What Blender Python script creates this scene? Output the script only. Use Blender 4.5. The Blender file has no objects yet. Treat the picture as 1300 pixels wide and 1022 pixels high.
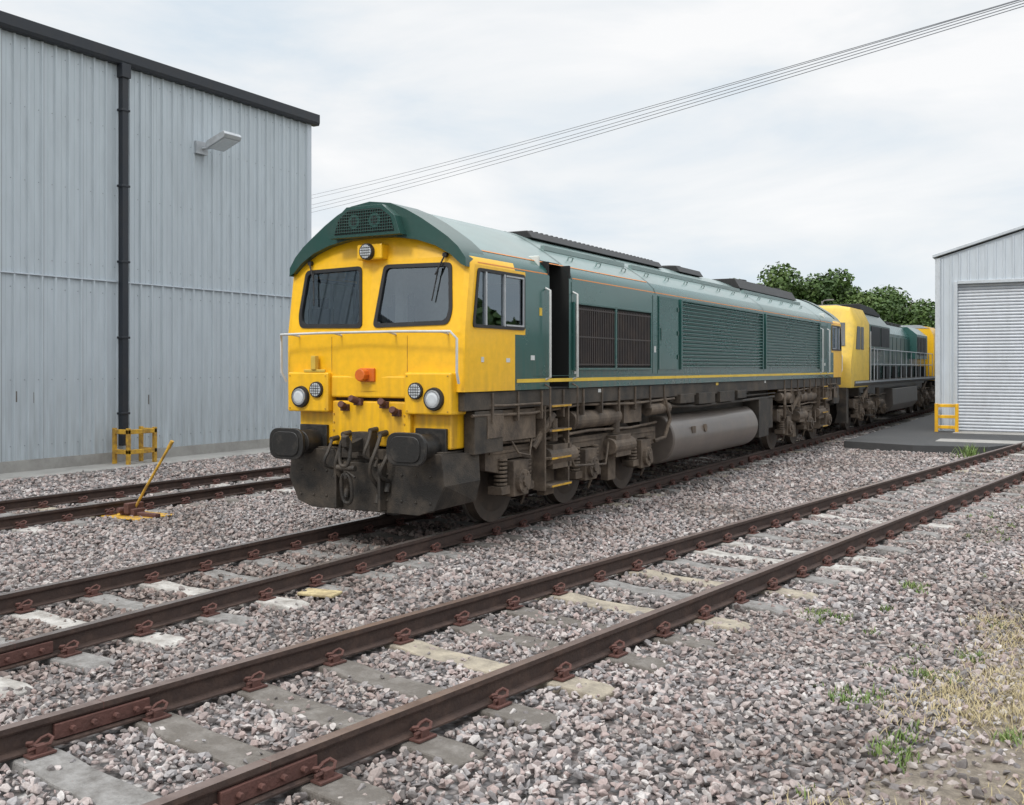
import bpy, bmesh, math, random
import numpy as np
from mathutils import Vector, Matrix
from mathutils.geometry import tessellate_polygon
random.seed(7); np.random.seed(7)
scene=bpy.context.scene
R=math.radians
CT,ST=math.cos(R(29.54)),math.sin(R(29.54))

# ------------------------------------------------------------------ materials
def newmat(name):
    m=bpy.data.materials.new(name); m.use_nodes=True
    nt=m.node_tree; b=nt.nodes['Principled BSDF']
    return m,nt,b
def N(nt,t,**k):
    n=nt.nodes.new(t)
    for a,v in k.items():
        setattr(n,a,v)
    return n
def ramp(nt,stops,interp='LINEAR'):
    r=nt.nodes.new('ShaderNodeValToRGB'); cr=r.color_ramp; cr.interpolation=interp
    while len(cr.elements)<len(stops): cr.elements.new(0.5)
    for e,(p,c) in zip(cr.elements,stops):
        e.position=p
        e.color=(c[0],c[1],c[2],1) if hasattr(c,'__len__') else (c,c,c,1)
    return r
def paint(name,col,rough=.45,dirt=(.08,.065,.05),amt=.3,scale=2.5,metal=0,stretch=(1,1,1),bump=0.0,bscale=40,spec=.5,coat=0,lo=.45,hi=.75,grime=None):
    m,nt,b=newmat(name); L=nt.links
    tc=N(nt,'ShaderNodeTexCoord'); mp=N(nt,'ShaderNodeMapping'); mp.inputs['Scale'].default_value=stretch
    L.new(tc.outputs['Object'],mp.inputs[0])
    n=N(nt,'ShaderNodeTexNoise'); n.inputs['Scale'].default_value=scale; n.inputs['Detail'].default_value=9; n.inputs['Roughness'].default_value=.65
    L.new(mp.outputs[0],n.inputs['Vector'])
    r=ramp(nt,[(lo,0.0),(hi,amt)])
    L.new(n.outputs['Fac'],r.inputs[0])
    mx=N(nt,'ShaderNodeMix',data_type='RGBA')
    mx.inputs['A'].default_value=(*col,1); mx.inputs['B'].default_value=(*dirt,1)
    L.new(r.outputs[0],mx.inputs['Factor'])
    n2=N(nt,'ShaderNodeTexNoise'); n2.inputs['Scale'].default_value=scale*6; n2.inputs['Detail'].default_value=4
    L.new(mp.outputs[0],n2.inputs['Vector'])
    r2=ramp(nt,[(.3,.93),(.7,1.04)])
    L.new(n2.outputs['Fac'],r2.inputs[0])
    m2=N(nt,'ShaderNodeMix',data_type='RGBA',blend_type='MULTIPLY'); m2.inputs['Factor'].default_value=1
    L.new(mx.outputs['Result'],m2.inputs['A']); L.new(r2.outputs[0],m2.inputs['B'])
    out=m2.outputs['Result']
    if grime:
        z0,z1,gc,ga=grime
        sz=N(nt,'ShaderNodeSeparateXYZ'); L.new(tc.outputs['Object'],sz.inputs[0])
        mr=N(nt,'ShaderNodeMapRange'); mr.inputs['From Min'].default_value=z0; mr.inputs['From Max'].default_value=z1; mr.inputs['To Min'].default_value=1; mr.inputs['To Max'].default_value=0
        L.new(sz.outputs['Z'],mr.inputs['Value'])
        ms=N(nt,'ShaderNodeMapping'); ms.inputs['Scale'].default_value=(7,7,.7); L.new(tc.outputs['Object'],ms.inputs[0])
        ng_=N(nt,'ShaderNodeTexNoise'); ng_.inputs['Scale'].default_value=1.5; ng_.inputs['Detail'].default_value=7; L.new(ms.outputs[0],ng_.inputs['Vector'])
        rg=ramp(nt,[(.35,0),(.7,ga)]); L.new(ng_.outputs['Fac'],rg.inputs[0])
        mu=N(nt,'ShaderNodeMath',operation='MULTIPLY'); L.new(mr.outputs[0],mu.inputs[0]); L.new(rg.outputs[0],mu.inputs[1])
        mg=N(nt,'ShaderNodeMix',data_type='RGBA'); mg.inputs['B'].default_value=(*gc,1)
        L.new(mu.outputs[0],mg.inputs['Factor']); L.new(out,mg.inputs['A']); out=mg.outputs['Result']
    L.new(out,b.inputs['Base Color'])
    rr=N(nt,'ShaderNodeMapRange'); rr.inputs['To Min'].default_value=rough*.85; rr.inputs['To Max'].default_value=min(1,rough*1.35)
    L.new(n.outputs['Fac'],rr.inputs['Value']); L.new(rr.outputs[0],b.inputs['Roughness'])
    b.inputs['Metallic'].default_value=metal
    b.inputs['Specular IOR Level'].default_value=spec
    b.inputs['Coat Weight'].default_value=coat; b.inputs['Coat Roughness'].default_value=.12
    if bump:
        n3=N(nt,'ShaderNodeTexNoise'); n3.inputs['Scale'].default_value=bscale; n3.inputs['Detail'].default_value=5
        L.new(tc.outputs['Object'],n3.inputs['Vector'])
        bp=N(nt,'ShaderNodeBump'); bp.inputs['Strength'].default_value=bump; bp.inputs['Distance'].default_value=.02
        L.new(n3.outputs['Fac'],bp.inputs['Height']); L.new(bp.outputs[0],b.inputs['Normal'])
    return m
YEL=(.92,.51,.008)
M={}
M['green']=paint('green_paint',(.026,.098,.088),.25,(.08,.115,.105),.22,1.1,stretch=(1,.5,1),coat=.22,spec=.45,grime=(1.68,2.3,(.12,.10,.08),.6))
M['greensheen']=paint('green_paint_sky_sheen',(.17,.25,.24),.34,(.26,.27,.25),.45,.9,stretch=(1,.5,1),coat=.3)  # body green with the roof's sky reflection lightened into its base colour
M['dkgreen']=paint('dark_green_paint',(.012,.060,.049),.33,(.08,.08,.07),.25,2,coat=.25)
M['yellow']=paint('yellow_paint',YEL,.36,(.42,.22,.03),.16,2.2,coat=.25,lo=.52,hi=.9,grime=(1.2,2.2,(.28,.15,.04),.55))
M['yellow_old']=paint('worn_yellow_paint',(.66,.38,.03),.6,(.16,.09,.05),.8,6,lo=.38,hi=.68,bump=.2)
M['paleyel']=paint('pale_yellow_paint',(.68,.46,.06),.45,(.25,.2,.1),.4,2)
M['orange']=paint('orange_line',(.66,.22,.03),.45,amt=.2)
M['stripe']=paint('yellow_stripe',(.75,.50,.04),.45,amt=.25)
M['black']=paint('underframe_black',(.024,.021,.018),.58,(.15,.115,.083),.75,2.6,bump=.3,bscale=60,lo=.42,hi=.82)
M['buffer']=paint('buffer_black',(.016,.015,.014),.45,(.12,.10,.08),.5,6,bump=.15,lo=.5,hi=.8)
M['brown']=paint('bogie_grime',(.070,.053,.040),.68,(.25,.188,.135),.8,4.0,bump=.4,bscale=50,lo=.38,hi=.75)
M['rubber']=paint('black_rubber',(.014,.014,.015),.5,(.08,.07,.06),.25)
M['grille']=paint('grille_brown',(.034,.026,.025),.5,(.09,.065,.05),.6,4)
M['void']=paint('interior_dark',(.008,.009,.009),.8,amt=.05)
M['chrome']=paint('bright_metal',(.62,.63,.64),.28,amt=.2,metal=.9)
M['white']=paint('white_paint',(.62,.63,.62),.5,amt=.3)
M['lens']=paint('lamp_lens',(.60,.63,.65),.08,amt=.1,coat=1)
M['orangelens']=paint('orange_socket',(.72,.15,.01),.35,amt=.4)
M['rustred']=paint('rusted_fitting',(.115,.050,.040),.78,(.06,.034,.028),.65,9,bump=.4)
M['rail_side']=paint('rail_rust',(.052,.032,.026),.66,(.125,.076,.056),.6,7,bump=.3)
M['wheel']=paint('wheel_steel',(.07,.055,.045),.55,(.16,.12,.09),.6,5,metal=.2)
M['tread']=paint('wheel_tread',(.45,.42,.4),.3,metal=.9,amt=.3)
M['silver']=paint('galvanised',(.48,.50,.52),.4,amt=.3,metal=.5)
M['fascia']=paint('dark_fascia',(.018,.022,.030),.45,amt=.2)
M['trim']=paint('light_trim',(.52,.56,.60),.45,amt=.2)
M['cream']=paint('cream_plate',(.56,.46,.25),.65,(.22,.17,.10),.8,12,lo=.38,hi=.65)
M['clad']=paint('cladding_grey',(.52,.575,.615),.42,(.38,.41,.43),.35,.8,stretch=(1,1.2,.22),coat=.05,lo=.4,hi=.8,grime=(-.3,2.2,(.24,.25,.25),.55))
M['clad_rib']=paint('cladding_joint',(.20,.23,.25),.5,amt=.3)
M['clad2']=paint('cladding_pale',(.53,.58,.63),.42,(.35,.38,.4),.35,1.1,stretch=(1.5,1,.2))
M['shutter']=paint('shutter_steel',(.58,.615,.66),.40,(.4,.42,.45),.4,1.2,stretch=(1,1,.3))
M['conc0']=paint('sleeper_concrete_light',(.50,.48,.45),.9,(.19,.17,.15),.85,7,bump=.6,lo=.38,hi=.68)
M['conc1']=paint('sleeper_concrete_grey',(.27,.26,.25),.92,(.11,.10,.09),.85,9,bump=.7,lo=.38,hi=.68)
M['conc2']=paint('sleeper_concrete_tan',(.40,.35,.27),.92,(.15,.13,.11),.85,6,bump=.6,lo=.38,hi=.7)
M['conc3']=paint('sleeper_stained',(.13,.115,.10),.9,(.28,.26,.24),.7,7,bump=.7)
M['asphalt']=paint('asphalt',(.055,.056,.058),.85,(.10,.10,.10),.6,.8,bump=.4,bscale=90)
M['slab']=paint('concrete_slab',(.34,.33,.31),.85,(.17,.16,.15),.7,1.5,bump=.3)
M['bark']=paint('bark',(.06,.045,.03),.9,bump=.5)
M['wire']=paint('cable_grey',(.20,.21,.23),.5)
M['tank']=paint('tank_grey_brown',(.125,.105,.092),.38,(.20,.165,.135),.7,1.6,coat=.25)
M['lining']=paint('cab_lining',(.66,.68,.64),.6,(.3,.3,.28),.3)
M['seat']=paint('seat_fabric',(.05,.055,.065),.8)

def glassmat():
    m=bpy.data.materials.new('cab_glass'); m.use_nodes=True; nt=m.node_tree; nt.nodes.clear(); L=nt.links
    o=N(nt,'ShaderNodeOutputMaterial'); mix=N(nt,'ShaderNodeMixShader'); t=N(nt,'ShaderNodeBsdfTransparent'); g=N(nt,'ShaderNodeBsdfGlossy')
    t.inputs['Color'].default_value=(.84,.89,.90,1); g.inputs['Roughness'].default_value=.01; g.inputs['Color'].default_value=(.78,.90,1,1)
    f=N(nt,'ShaderNodeFresnel'); f.inputs['IOR'].default_value=2.5
    L.new(f.outputs[0],mix.inputs[0]); L.new(t.outputs[0],mix.inputs[1]); L.new(g.outputs[0],mix.inputs[2]); L.new(mix.outputs[0],o.inputs[0])
    return m
M['glass']=glassmat()
m,nt,b=newmat('dark_window'); b.inputs['Base Color'].default_value=(.02,.026,.03,1); b.inputs['Roughness'].default_value=.15; b.inputs['IOR'].default_value=1.45
M['dglass']=m
M['rail_top']=paint('rail_head',(.21,.155,.135),.36,(.08,.05,.04),.8,5,metal=.45)
M['rail_top2']=paint('rail_head_worn',(.25,.21,.19),.3,(.10,.065,.05),.7,4,metal=.6)

STONE=[(0.0,(.34,.285,.272)),(.15,(.45,.39,.37)),(.30,(.25,.235,.235)),(.45,(.50,.45,.43)),(.58,(.40,.32,.30)),(.71,(.345,.33,.33)),(.84,(.55,.52,.50)),(.92,(.18,.165,.16))]
def stain(nt,col_socket):
    """brake dust and oil darkening the running line"""
    L=nt.links
    g=N(nt,'ShaderNodeNewGeometry'); s=N(nt,'ShaderNodeSeparateXYZ'); L.new(g.outputs['Position'],s.inputs[0])
    a=N(nt,'ShaderNodeMath',operation='ADD'); a.inputs[1].default_value=7.42; L.new(s.outputs['X'],a.inputs[0])
    ab=N(nt,'ShaderNodeMath',operation='ABSOLUTE'); L.new(a.outputs[0],ab.inputs[0])
    n=N(nt,'ShaderNodeTexNoise'); n.inputs['Scale'].default_value=1.8; n.inputs['Detail'].default_value=5; L.new(g.outputs['Position'],n.inputs['Vector'])
    ad=N(nt,'ShaderNodeMath',operation='ADD'); L.new(ab.outputs[0],ad.inputs[0]); L.new(n.outputs['Fac'],ad.inputs[1])
    mr=N(nt,'ShaderNodeMapRange'); mr.inputs['From Min'].default_value=.9; mr.inputs['From Max'].default_value=1.9; mr.inputs['To Min'].default_value=.75; mr.inputs['To Max'].default_value=0; L.new(ad.outputs[0],mr.inputs['Value'])
    mx=N(nt,'ShaderNodeMix',data_type='RGBA',blend_type='MULTIPLY'); mx.inputs['B'].default_value=(.62,.55,.50,1)
    L.new(mr.outputs[0],mx.inputs['Factor']); L.new(col_socket,mx.inputs['A']); return mx.outputs['Result']
def stonemat():
    m,nt,b=newmat('crushed_granite'); L=nt.links
    oi=N(nt,'ShaderNodeObjectInfo'); r=ramp(nt,STONE,'CONSTANT'); L.new(oi.outputs['Random'],r.inputs[0])
    tc=N(nt,'ShaderNodeTexCoord'); n=N(nt,'ShaderNodeTexNoise'); n.inputs['Scale'].default_value=1.6; n.inputs['Detail'].default_value=8; n.inputs['Roughness'].default_value=.75
    L.new(tc.outputs['Object'],n.inputs['Vector'])
    r2=ramp(nt,[(.3,.62),(.7,1.18)]); L.new(n.outputs['Fac'],r2.inputs[0])
    mx=N(nt,'ShaderNodeMix',data_type='RGBA',blend_type='MULTIPLY'); mx.inputs['Factor'].default_value=1
    L.new(r.outputs[0],mx.inputs['A']); L.new(r2.outputs[0],mx.inputs['B'])
    g=N(nt,'ShaderNodeNewGeometry'); n3=N(nt,'ShaderNodeTexNoise'); n3.inputs['Scale'].default_value=.55; n3.inputs['Detail'].default_value=6
    L.new(g.outputs['Position'],n3.inputs['Vector'])
    r3=ramp(nt,[(.36,(.70,.66,.63)),(.56,(1.0,.99,.99))]); L.new(n3.outputs['Fac'],r3.inputs[0])
    m3=N(nt,'ShaderNodeMix',data_type='RGBA',blend_type='MULTIPLY'); m3.inputs['Factor'].default_value=1
    L.new(mx.outputs['Result'],m3.inputs['A']); L.new(r3.outputs[0],m3.inputs['B'])
    L.new(stain(nt,m3.outputs['Result']),b.inputs['Base Color']); b.inputs['Roughness'].default_value=.85
    return m
M['stone']=stonemat()
def bedmat():
    m,nt,b=newmat('ballast_bed'); L=nt.links
    g=N(nt,'ShaderNodeNewGeometry')
    v=N(nt,'ShaderNodeTexVoronoi'); v.inputs['Scale'].default_value=17; v.inputs['Randomness'].default_value=1
    L.new(g.outputs['Position'],v.inputs['Vector'])
    sp=N(nt,'ShaderNodeSeparateColor'); L.new(v.outputs['Color'],sp.inputs[0])
    r=ramp(nt,STONE,'CONSTANT'); L.new(sp.outputs[0],r.inputs[0])
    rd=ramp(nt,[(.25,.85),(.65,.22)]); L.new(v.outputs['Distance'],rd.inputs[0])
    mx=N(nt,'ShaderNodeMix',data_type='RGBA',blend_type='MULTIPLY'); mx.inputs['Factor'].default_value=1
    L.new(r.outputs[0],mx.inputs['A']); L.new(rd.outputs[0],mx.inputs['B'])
    L.new(stain(nt,mx.outputs['Result']),b.inputs['Base Color']); b.inputs['Roughness'].default_value=.9
    bp=N(nt,'ShaderNodeBump'); bp.inputs['Strength'].default_value=.9; bp.inputs['Distance'].default_value=.03; bp.invert=True
    L.new(v.outputs['Distance'],bp.inputs['Height']); L.new(bp.outputs[0],b.inputs['Normal'])
    return m
M['bed']=bedmat()
def groundmat():
    m,nt,b=newmat('rough_ground'); L=nt.links
    g=N(nt,'ShaderNodeNewGeometry'); n=N(nt,'ShaderNodeTexNoise'); n.inputs['Scale'].default_value=.25; n.inputs['Detail'].default_value=10
    L.new(g.outputs['Position'],n.inputs['Vector'])
    r=ramp(nt,[(.35,(.05,.075,.025)),(.5,(.14,.13,.08)),(.65,(.22,.19,.16))]); L.new(n.outputs['Fac'],r.inputs[0])
    L.new(r.outputs[0],b.inputs['Base Color']); b.inputs['Roughness'].default_value=.95
    return m
M['ground']=groundmat()
def dirtmat():
    m,nt,b=newmat('sandy_dirt'); L=nt.links
    g=N(nt,'ShaderNodeNewGeometry'); n=N(nt,'ShaderNodeTexNoise'); n.inputs['Scale'].default_value=14; n.inputs['Detail'].default_value=12; n.inputs['Roughness'].default_value=.75
    L.new(g.outputs['Position'],n.inputs['Vector'])
    r=ramp(nt,[(.35,(.15,.125,.10)),(.65,(.40,.34,.27))]); L.new(n.outputs['Fac'],r.inputs[0])
    L.new(r.outputs[0],b.inputs['Base Color']); b.inputs['Roughness'].default_value=.95
    bp=N(nt,'ShaderNodeBump'); bp.inputs['Strength'].default_value=1; bp.inputs['Distance'].default_value=.04; L.new(n.outputs['Fac'],bp.inputs['Height']); L.new(bp.outputs[0],b.inputs['Normal'])
    return m
M['dirt']=dirtmat()
def leafmat(name,c0,c1,c2,scale=.45):
    m,nt,b=newmat(name); L=nt.links
    g=N(nt,'ShaderNodeNewGeometry'); n=N(nt,'ShaderNodeTexNoise'); n.inputs['Scale'].default_value=scale; n.inputs['Detail'].default_value=9; n.inputs['Roughness'].default_value=.7
    L.new(g.outputs['Position'],n.inputs['Vector'])
    r=ramp(nt,[(.32,c0),(.52,c1),(.7,c2)]); L.new(n.outputs['Fac'],r.inputs[0])
    L.new(r.outputs[0],b.inputs['Base Color']); b.inputs['Roughness'].default_value=.65
    return m
M['leaf']=leafmat('leaves',(.022,.055,.012),(.070,.125,.024),(.13,.18,.05))
M['straw']=leafmat('dry_grass_blades',(.24,.20,.10),(.44,.36,.20),(.58,.50,.31),6)
M['grass']=leafmat('green_grass_blades',(.06,.12,.02),(.13,.20,.045),(.24,.28,.10),6)

# ------------------------------------------------------------------ mesh builder
class MB:
    def __init__(s): s.v=[];s.f=[];s.m=[];s.M=None
    def add(s,vs,fs,mi=0):
        o=len(s.v)
        if s.M is not None: vs=[tuple(s.M@Vector(v)) for v in vs]
        s.v+= [tuple(v) for v in vs]; s.f+=[tuple(i+o for i in f) for f in fs]; s.m+=[mi]*len(fs)
    def box(s,x0,x1,y0,y1,z0,z1,mi=0):
        s.add([(x0,y0,z0),(x1,y0,z0),(x1,y1,z0),(x0,y1,z0),(x0,y0,z1),(x1,y0,z1),(x1,y1,z1),(x0,y1,z1)],
              [(0,3,2,1),(4,5,6,7),(0,1,5,4),(1,2,6,5),(2,3,7,6),(3,0,4,7)],mi)
    def cyl(s,p0,p1,r0,r1=None,seg=14,mi=0):
        p0=Vector(p0);p1=Vector(p1); r1=r0 if r1 is None else r1
        d=(p1-p0); d.normalize()
        a=Vector((0,0,1)) if abs(d.z)<.9 else Vector((1,0,0))
        u=d.cross(a).normalized(); w=d.cross(u)
        vs=[]
        for p,r in((p0,r0),(p1,r1)):
            for i in range(seg):
                t=2*math.pi*i/seg; vs.append(p+u*(r*math.cos(t))+w*(r*math.sin(t)))
        fs=[(i,(i+1)%seg,seg+(i+1)%seg,seg+i) for i in range(seg)]
        fs+=[tuple(range(seg-1,-1,-1)),tuple(range(seg,2*seg))]
        s.add(vs,fs,mi)
    def tube(s,pts,r,seg=8,mi=0):
        pts=[Vector(p) for p in pts]; vs=[];n=len(pts)
        pu=None
        for i,p in enumerate(pts):
            d=(pts[min(i+1,n-1)]-pts[max(i-1,0)]).normalized()
            if pu is None:
                a=Vector((0,0,1)) if abs(d.z)<.9 else Vector((1,0,0)); u=d.cross(a).normalized()
            else:
                u=(pu-d*pu.dot(d)).normalized()
            pu=u; w=d.cross(u)
            for k in range(seg):
                t=2*math.pi*k/seg; vs.append(p+u*(r*math.cos(t))+w*(r*math.sin(t)))
        fs=[]
        for i in range(n-1):
            for k in range(seg):
                fs.append((i*seg+k,i*seg+(k+1)%seg,(i+1)*seg+(k+1)%seg,(i+1)*seg+k))
        fs+=[tuple(range(seg-1,-1,-1)),tuple(range((n-1)*seg,n*seg))]
        s.add(vs,fs,mi)
    def prism(s,prof,a0,a1,axis='y',mi=0):
        n=len(prof); vs=[]
        for a in(a0,a1):
            for p in prof:
                vs.append({'y':(p[0],a,p[1]),'x':(a,p[0],p[1]),'z':(p[0],p[1],a)}[axis])
        fs=[(i,(i+1)%n,n+(i+1)%n,n+i) for i in range(n)]+[tuple(range(n-1,-1,-1)),tuple(range(n,2*n))]
        s.add(vs,fs,mi)
    def holed(s,outer,inner,fn,th=None,mi=0):
        P=[(p[0],p[1]) for p in outer]+[(p[0],p[1]) for p in inner]
        tri=tessellate_polygon([[Vector((p[0],p[1],0)) for p in outer],[Vector((p[0],p[1],0)) for p in inner]])
        s.add([fn(a,b,0) for a,b in P],[tuple(t) for t in tri],mi)
        if th:
            s.add([fn(a,b,th) for a,b in P],[tuple(t) for t in tri],mi)
            for loop in(outer,inner):
                k=len(loop)
                s.add([fn(a,b,0) for a,b in loop]+[fn(a,b,th) for a,b in loop],[(i,(i+1)%k,k+(i+1)%k,k+i) for i in range(k)],mi)
    def obj(s,name,mats,parent=None,bevel=0,smooth=False,recalc=True,loc=None,rot=None):
        me=bpy.data.meshes.new(name); me.from_pydata(s.v,[],s.f)
        if not isinstance(mats,(list,tuple)): mats=[mats]
        for m in mats: me.materials.append(m)
        me.polygons.foreach_set('material_index',s.m)
        if recalc:
            bm=bmesh.new(); bm.from_mesh(me); bmesh.ops.recalc_face_normals(bm,faces=bm.faces); bm.to_mesh(me); bm.free()
        if smooth:
            me.polygons.foreach_set('use_smooth',[True]*len(me.polygons)); me.set_sharp_from_angle(angle=R(smooth if smooth is not True else 38))
        me.update()
        o=bpy.data.objects.new(name,me); scene.collection.objects.link(o)
        if parent: o.parent=parent
        if loc: o.location=loc
        if rot: o.rotation_euler=rot
        if bevel:
            b=o.modifiers.new('bevel','BEVEL'); b.width=bevel; b.segments=2; b.limit_method='ANGLE'; b.angle_limit=R(40)
        return o
def empty(name,loc=(0,0,0),rz=0):
    e=bpy.data.objects.new(name,None); e.location=loc; e.rotation_euler=(0,0,rz); scene.collection.objects.link(e); e.empty_display_size=.2
    return e
def roundpoly(pts,r,n=5):
    out=[];L=len(pts)
    for i in range(L):
        p=Vector(pts[i]);a=Vector(pts[i-1]);b=Vector(pts[(i+1)%L])
        da=(a-p).normalized();db=(b-p).normalized()
        s=p+da*r;e=p+db*r
        for k in range(n+1):
            t=k/n; q=s*(1-t)**2+p*2*t*(1-t)+e*t*t
            out.append((q.x,q.y))
    return out

# ------------------------------------------------------------------ tracks
SLEEPERS=[]
RAILS=[]
def make_track(name,cx,cy,ang,y0,y1,top,offs=0.0,spacing=.70,detail=True,seed=1):
    e=empty(name,(cx,cy,0),-ang)
    g=.7525
    rp=[(.035,0),(.036,-.03),(.03,-.042),(.009,-.052),(.009,-.135),(.07,-.148),(.07,-.159),(-.07,-.159),(-.07,-.148),(-.009,-.135),(-.009,-.052),(-.03,-.042),(-.036,-.03),(-.035,0)]
    mb=MB()
    for sx in(-g,g):
        prof=[(x+sx,z) for x,z in rp]; n=len(prof)
        vs=[(p[0],a,p[1]) for a in(y0,y1) for p in prof]
        for i in range(n):
            mb.add([vs[i],vs[(i+1)%n],vs[n+(i+1)%n],vs[n+i]],[(0,1,2,3)],1 if i==n-1 else 0)
    mb.obj('rails',[M['rail_side'],top],e)
    fp=MB()
    for sx in(-g,g):
        for jy in ([offs+.35,offs+18.6] if detail else []):
            yy=y0+ (jy)
            for s in(-1,1):
                fp.box(sx+min(s*.012,s*.045),sx+max(s*.012,s*.045),yy-.3,yy+.3,-.135,-.05)
                for k in(-.2,-.07,.07,.2):
                    fp.cyl((sx+s*.04,yy+k,-.093),(sx+s*.075,yy+k,-.093),.018,seg=6)
            fp.box(sx-.0365,sx+.0365,yy-.004,yy+.004,-.04,.001)
    if detail: fp.obj('fishplates',M['rustred'],e,bevel=.004)
    sl=MB(); cl=MB(); rnd=random.Random(seed*13+3)
    y=y0+.3; k=0
    while y<y1-.2:
        mi=rnd.choice([0,1,1,2,3,1,3])
        yaw=rnd.uniform(-.02,.02); dz=rnd.uniform(-.012,.004); w=.125; hl=1.26
        sl.M=Matrix.Translation((rnd.uniform(-.03,.03),y,dz))@Matrix.Rotation(yaw,4,'Z')
        secs=[(-hl,-.19),(-hl+.10,-.167),(-.55,-.165),(-.3,-.19),(.3,-.19),(.55,-.165),(hl-.10,-.167),(hl,-.19)]
        vs=[];fs=[]
        for sx,sz in secs:
            vs+=[(sx,-w-.03,-.36),(sx,-w,sz),(sx,w,sz),(sx,w+.03,-.36)]
        for i in range(len(secs)-1):
            a=i*4;b2=a+4
            fs+=[(a,a+1,b2+1,b2),(a+1,a+2,b2+2,b2+1),(a+2,a+3,b2+3,b2+2)]
        fs+=[(0,1,2,3),(28,31,30,29)]
        sl.add(vs,fs,mi)
        ca,sa=math.cos(ang),math.sin(ang)
        SLEEPERS.append((cx+y*sa,cy+y*ca,ang,w+.015,hl))
        if detail:
            for sx in(-g,g):
                cl.M=Matrix.Translation((sx,y,0))
                cl.box(-.15,.15,-.075,.075,-.165,-.153)
                for s in(-1,1):
                    cl.box(min(s*.085,s*.13),max(s*.085,s*.13),-.03,.03,-.155,-.11)
                    P=[]
                    j=rnd.uniform(-.01,.01)
                    ctl=[(.11,-.07,-.125),(.11,.0,-.12),(.12,.05,-.115),(.105,.075,-.095),(.075,.065,-.082),(.062,.03,-.095),(.058,-.02,-.132),(.07,-.055,-.108),(.095,-.065,-.088),(.12,-.045,-.085)]
                    for q in ctl: P.append((s*q[0],q[1]+j,q[2]))
                    cl.tube(P,.011,seg=6)
        y+=spacing+rnd.uniform(-.015,.015); k+=1
    sl.M=None; cl.M=None
    sl.obj('sleepers',[M['conc0'],M['conc1'],M['conc2'],M['conc3']],e,bevel=.012)
    if detail: cl.obj('rail_clips',M['rustred'],e,smooth=True)
    RAILS.append((cx,cy,ang,g))
    return e
T1X=-7.42
make_track('railway_track',T1X,0,0,-3,95,M['rail_top2'],offs=7.2,seed=1)
T2=(-4.07,5.7,R(7.9))
make_track('railway_track',T2[0],T2[1],T2[2],-9,29.0,M['rail_top'],offs=6.85,spacing=.72,seed=4)
make_track('railway_track',-13.15,0,0,-3,60,M['rail_top2'],detail=True,seed=3)

# ------------------------------------------------------------------ ground sheets
def sheet(name,x0,x1,y0,y1,z,mat,nx=1,ny=1,amp=0):
    vs=[];fs=[]
    for j in range(ny+1):
        for i in range(nx+1):
            x=x0+(x1-x0)*i/nx;y=y0+(y1-y0)*j/ny
            vs.append((x,y,z+(amp*(math.sin(x*1.7+y*.6)+math.sin(y*1.3-x*.9+2)+math.sin(x*3.1+y*2.3)*.5) if amp else 0)))
    for j in range(ny):
        for i in range(nx):
            a=j*(nx+1)+i; fs.append((a,a+1,a+nx+2,a+nx+1))
    mb=MB(); mb.add(vs,fs); return mb.obj(name,mat,recalc=False,smooth=amp>0)
sheet('ground',-900,900,-900,900,-.30,M['ground'])
BZ=-.215
sheet('ballast_bed',-18.6,9,-6,62,BZ,M['bed'],120,260,.008)
mb=MB(); mb.prism([(-5.75,28.3),(-3.9,27.6),(-2.2,27.9),(-1.2,30.5),(12,30.5),(12,34.4),(-4.15,34.4),(-4.15,80),(-5.75,80)],-.4,-.03,'z'); mb.obj('asphalt_yard',M['asphalt'])
mb=MB(); mb.box(-3.6,12,29.4,30.49,-.4,-.02); mb.box(-3.6,10,33.3,34.45,-.4,-.022); mb.obj('concrete_apron',M['slab'],bevel=.01)
mb=MB(); mb.box(-18.95,-17.9,-8,23,-.5,-.17); mb.obj('concrete_path',M['slab'],bevel=.015)

# ------------------------------------------------------------------ ballast stones (instanced)
col=bpy.data.collections.new('ballast_stone_shapes')
for k in range(11):
    bm=bmesh.new()
    sx,sy,sz=random.uniform(.8,1.25),random.uniform(.6,1),random.uniform(.45,.85)
    for i in range(13):
        v=Vector(np.random.normal(size=3)).normalized()
        v*=random.uniform(.8,1.1)
        bm.verts.new((v.x*sx,v.y*sy,v.z*sz))
    r=bmesh.ops.convex_hull(bm,input=bm.verts)
    loose=[v for v in bm.verts if not v.link_faces]; bmesh.ops.delete(bm,geom=loose,context='VERTS')
    bmesh.ops.bevel(bm,geom=[e for e in bm.edges],offset=.04,segments=1,affect='EDGES')
    bmesh.ops.recalc_face_normals(bm,faces=bm.faces)
    me=bpy.data.meshes.new('stone'); bm.to_mesh(me); bm.free(); me.materials.append(M['stone'])
    o=bpy.data.objects.new('stone_shape_%d'%k,me); col.objects.link(o)
def dirt_amount(X,Y):
    edge=-1.25+(Y-5)*.11
    return (X-edge)+np.sin(Y*2.1)*.22+np.sin(Y*5+X*3)*.15+np.sin(X*7-Y*3)*.1
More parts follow.
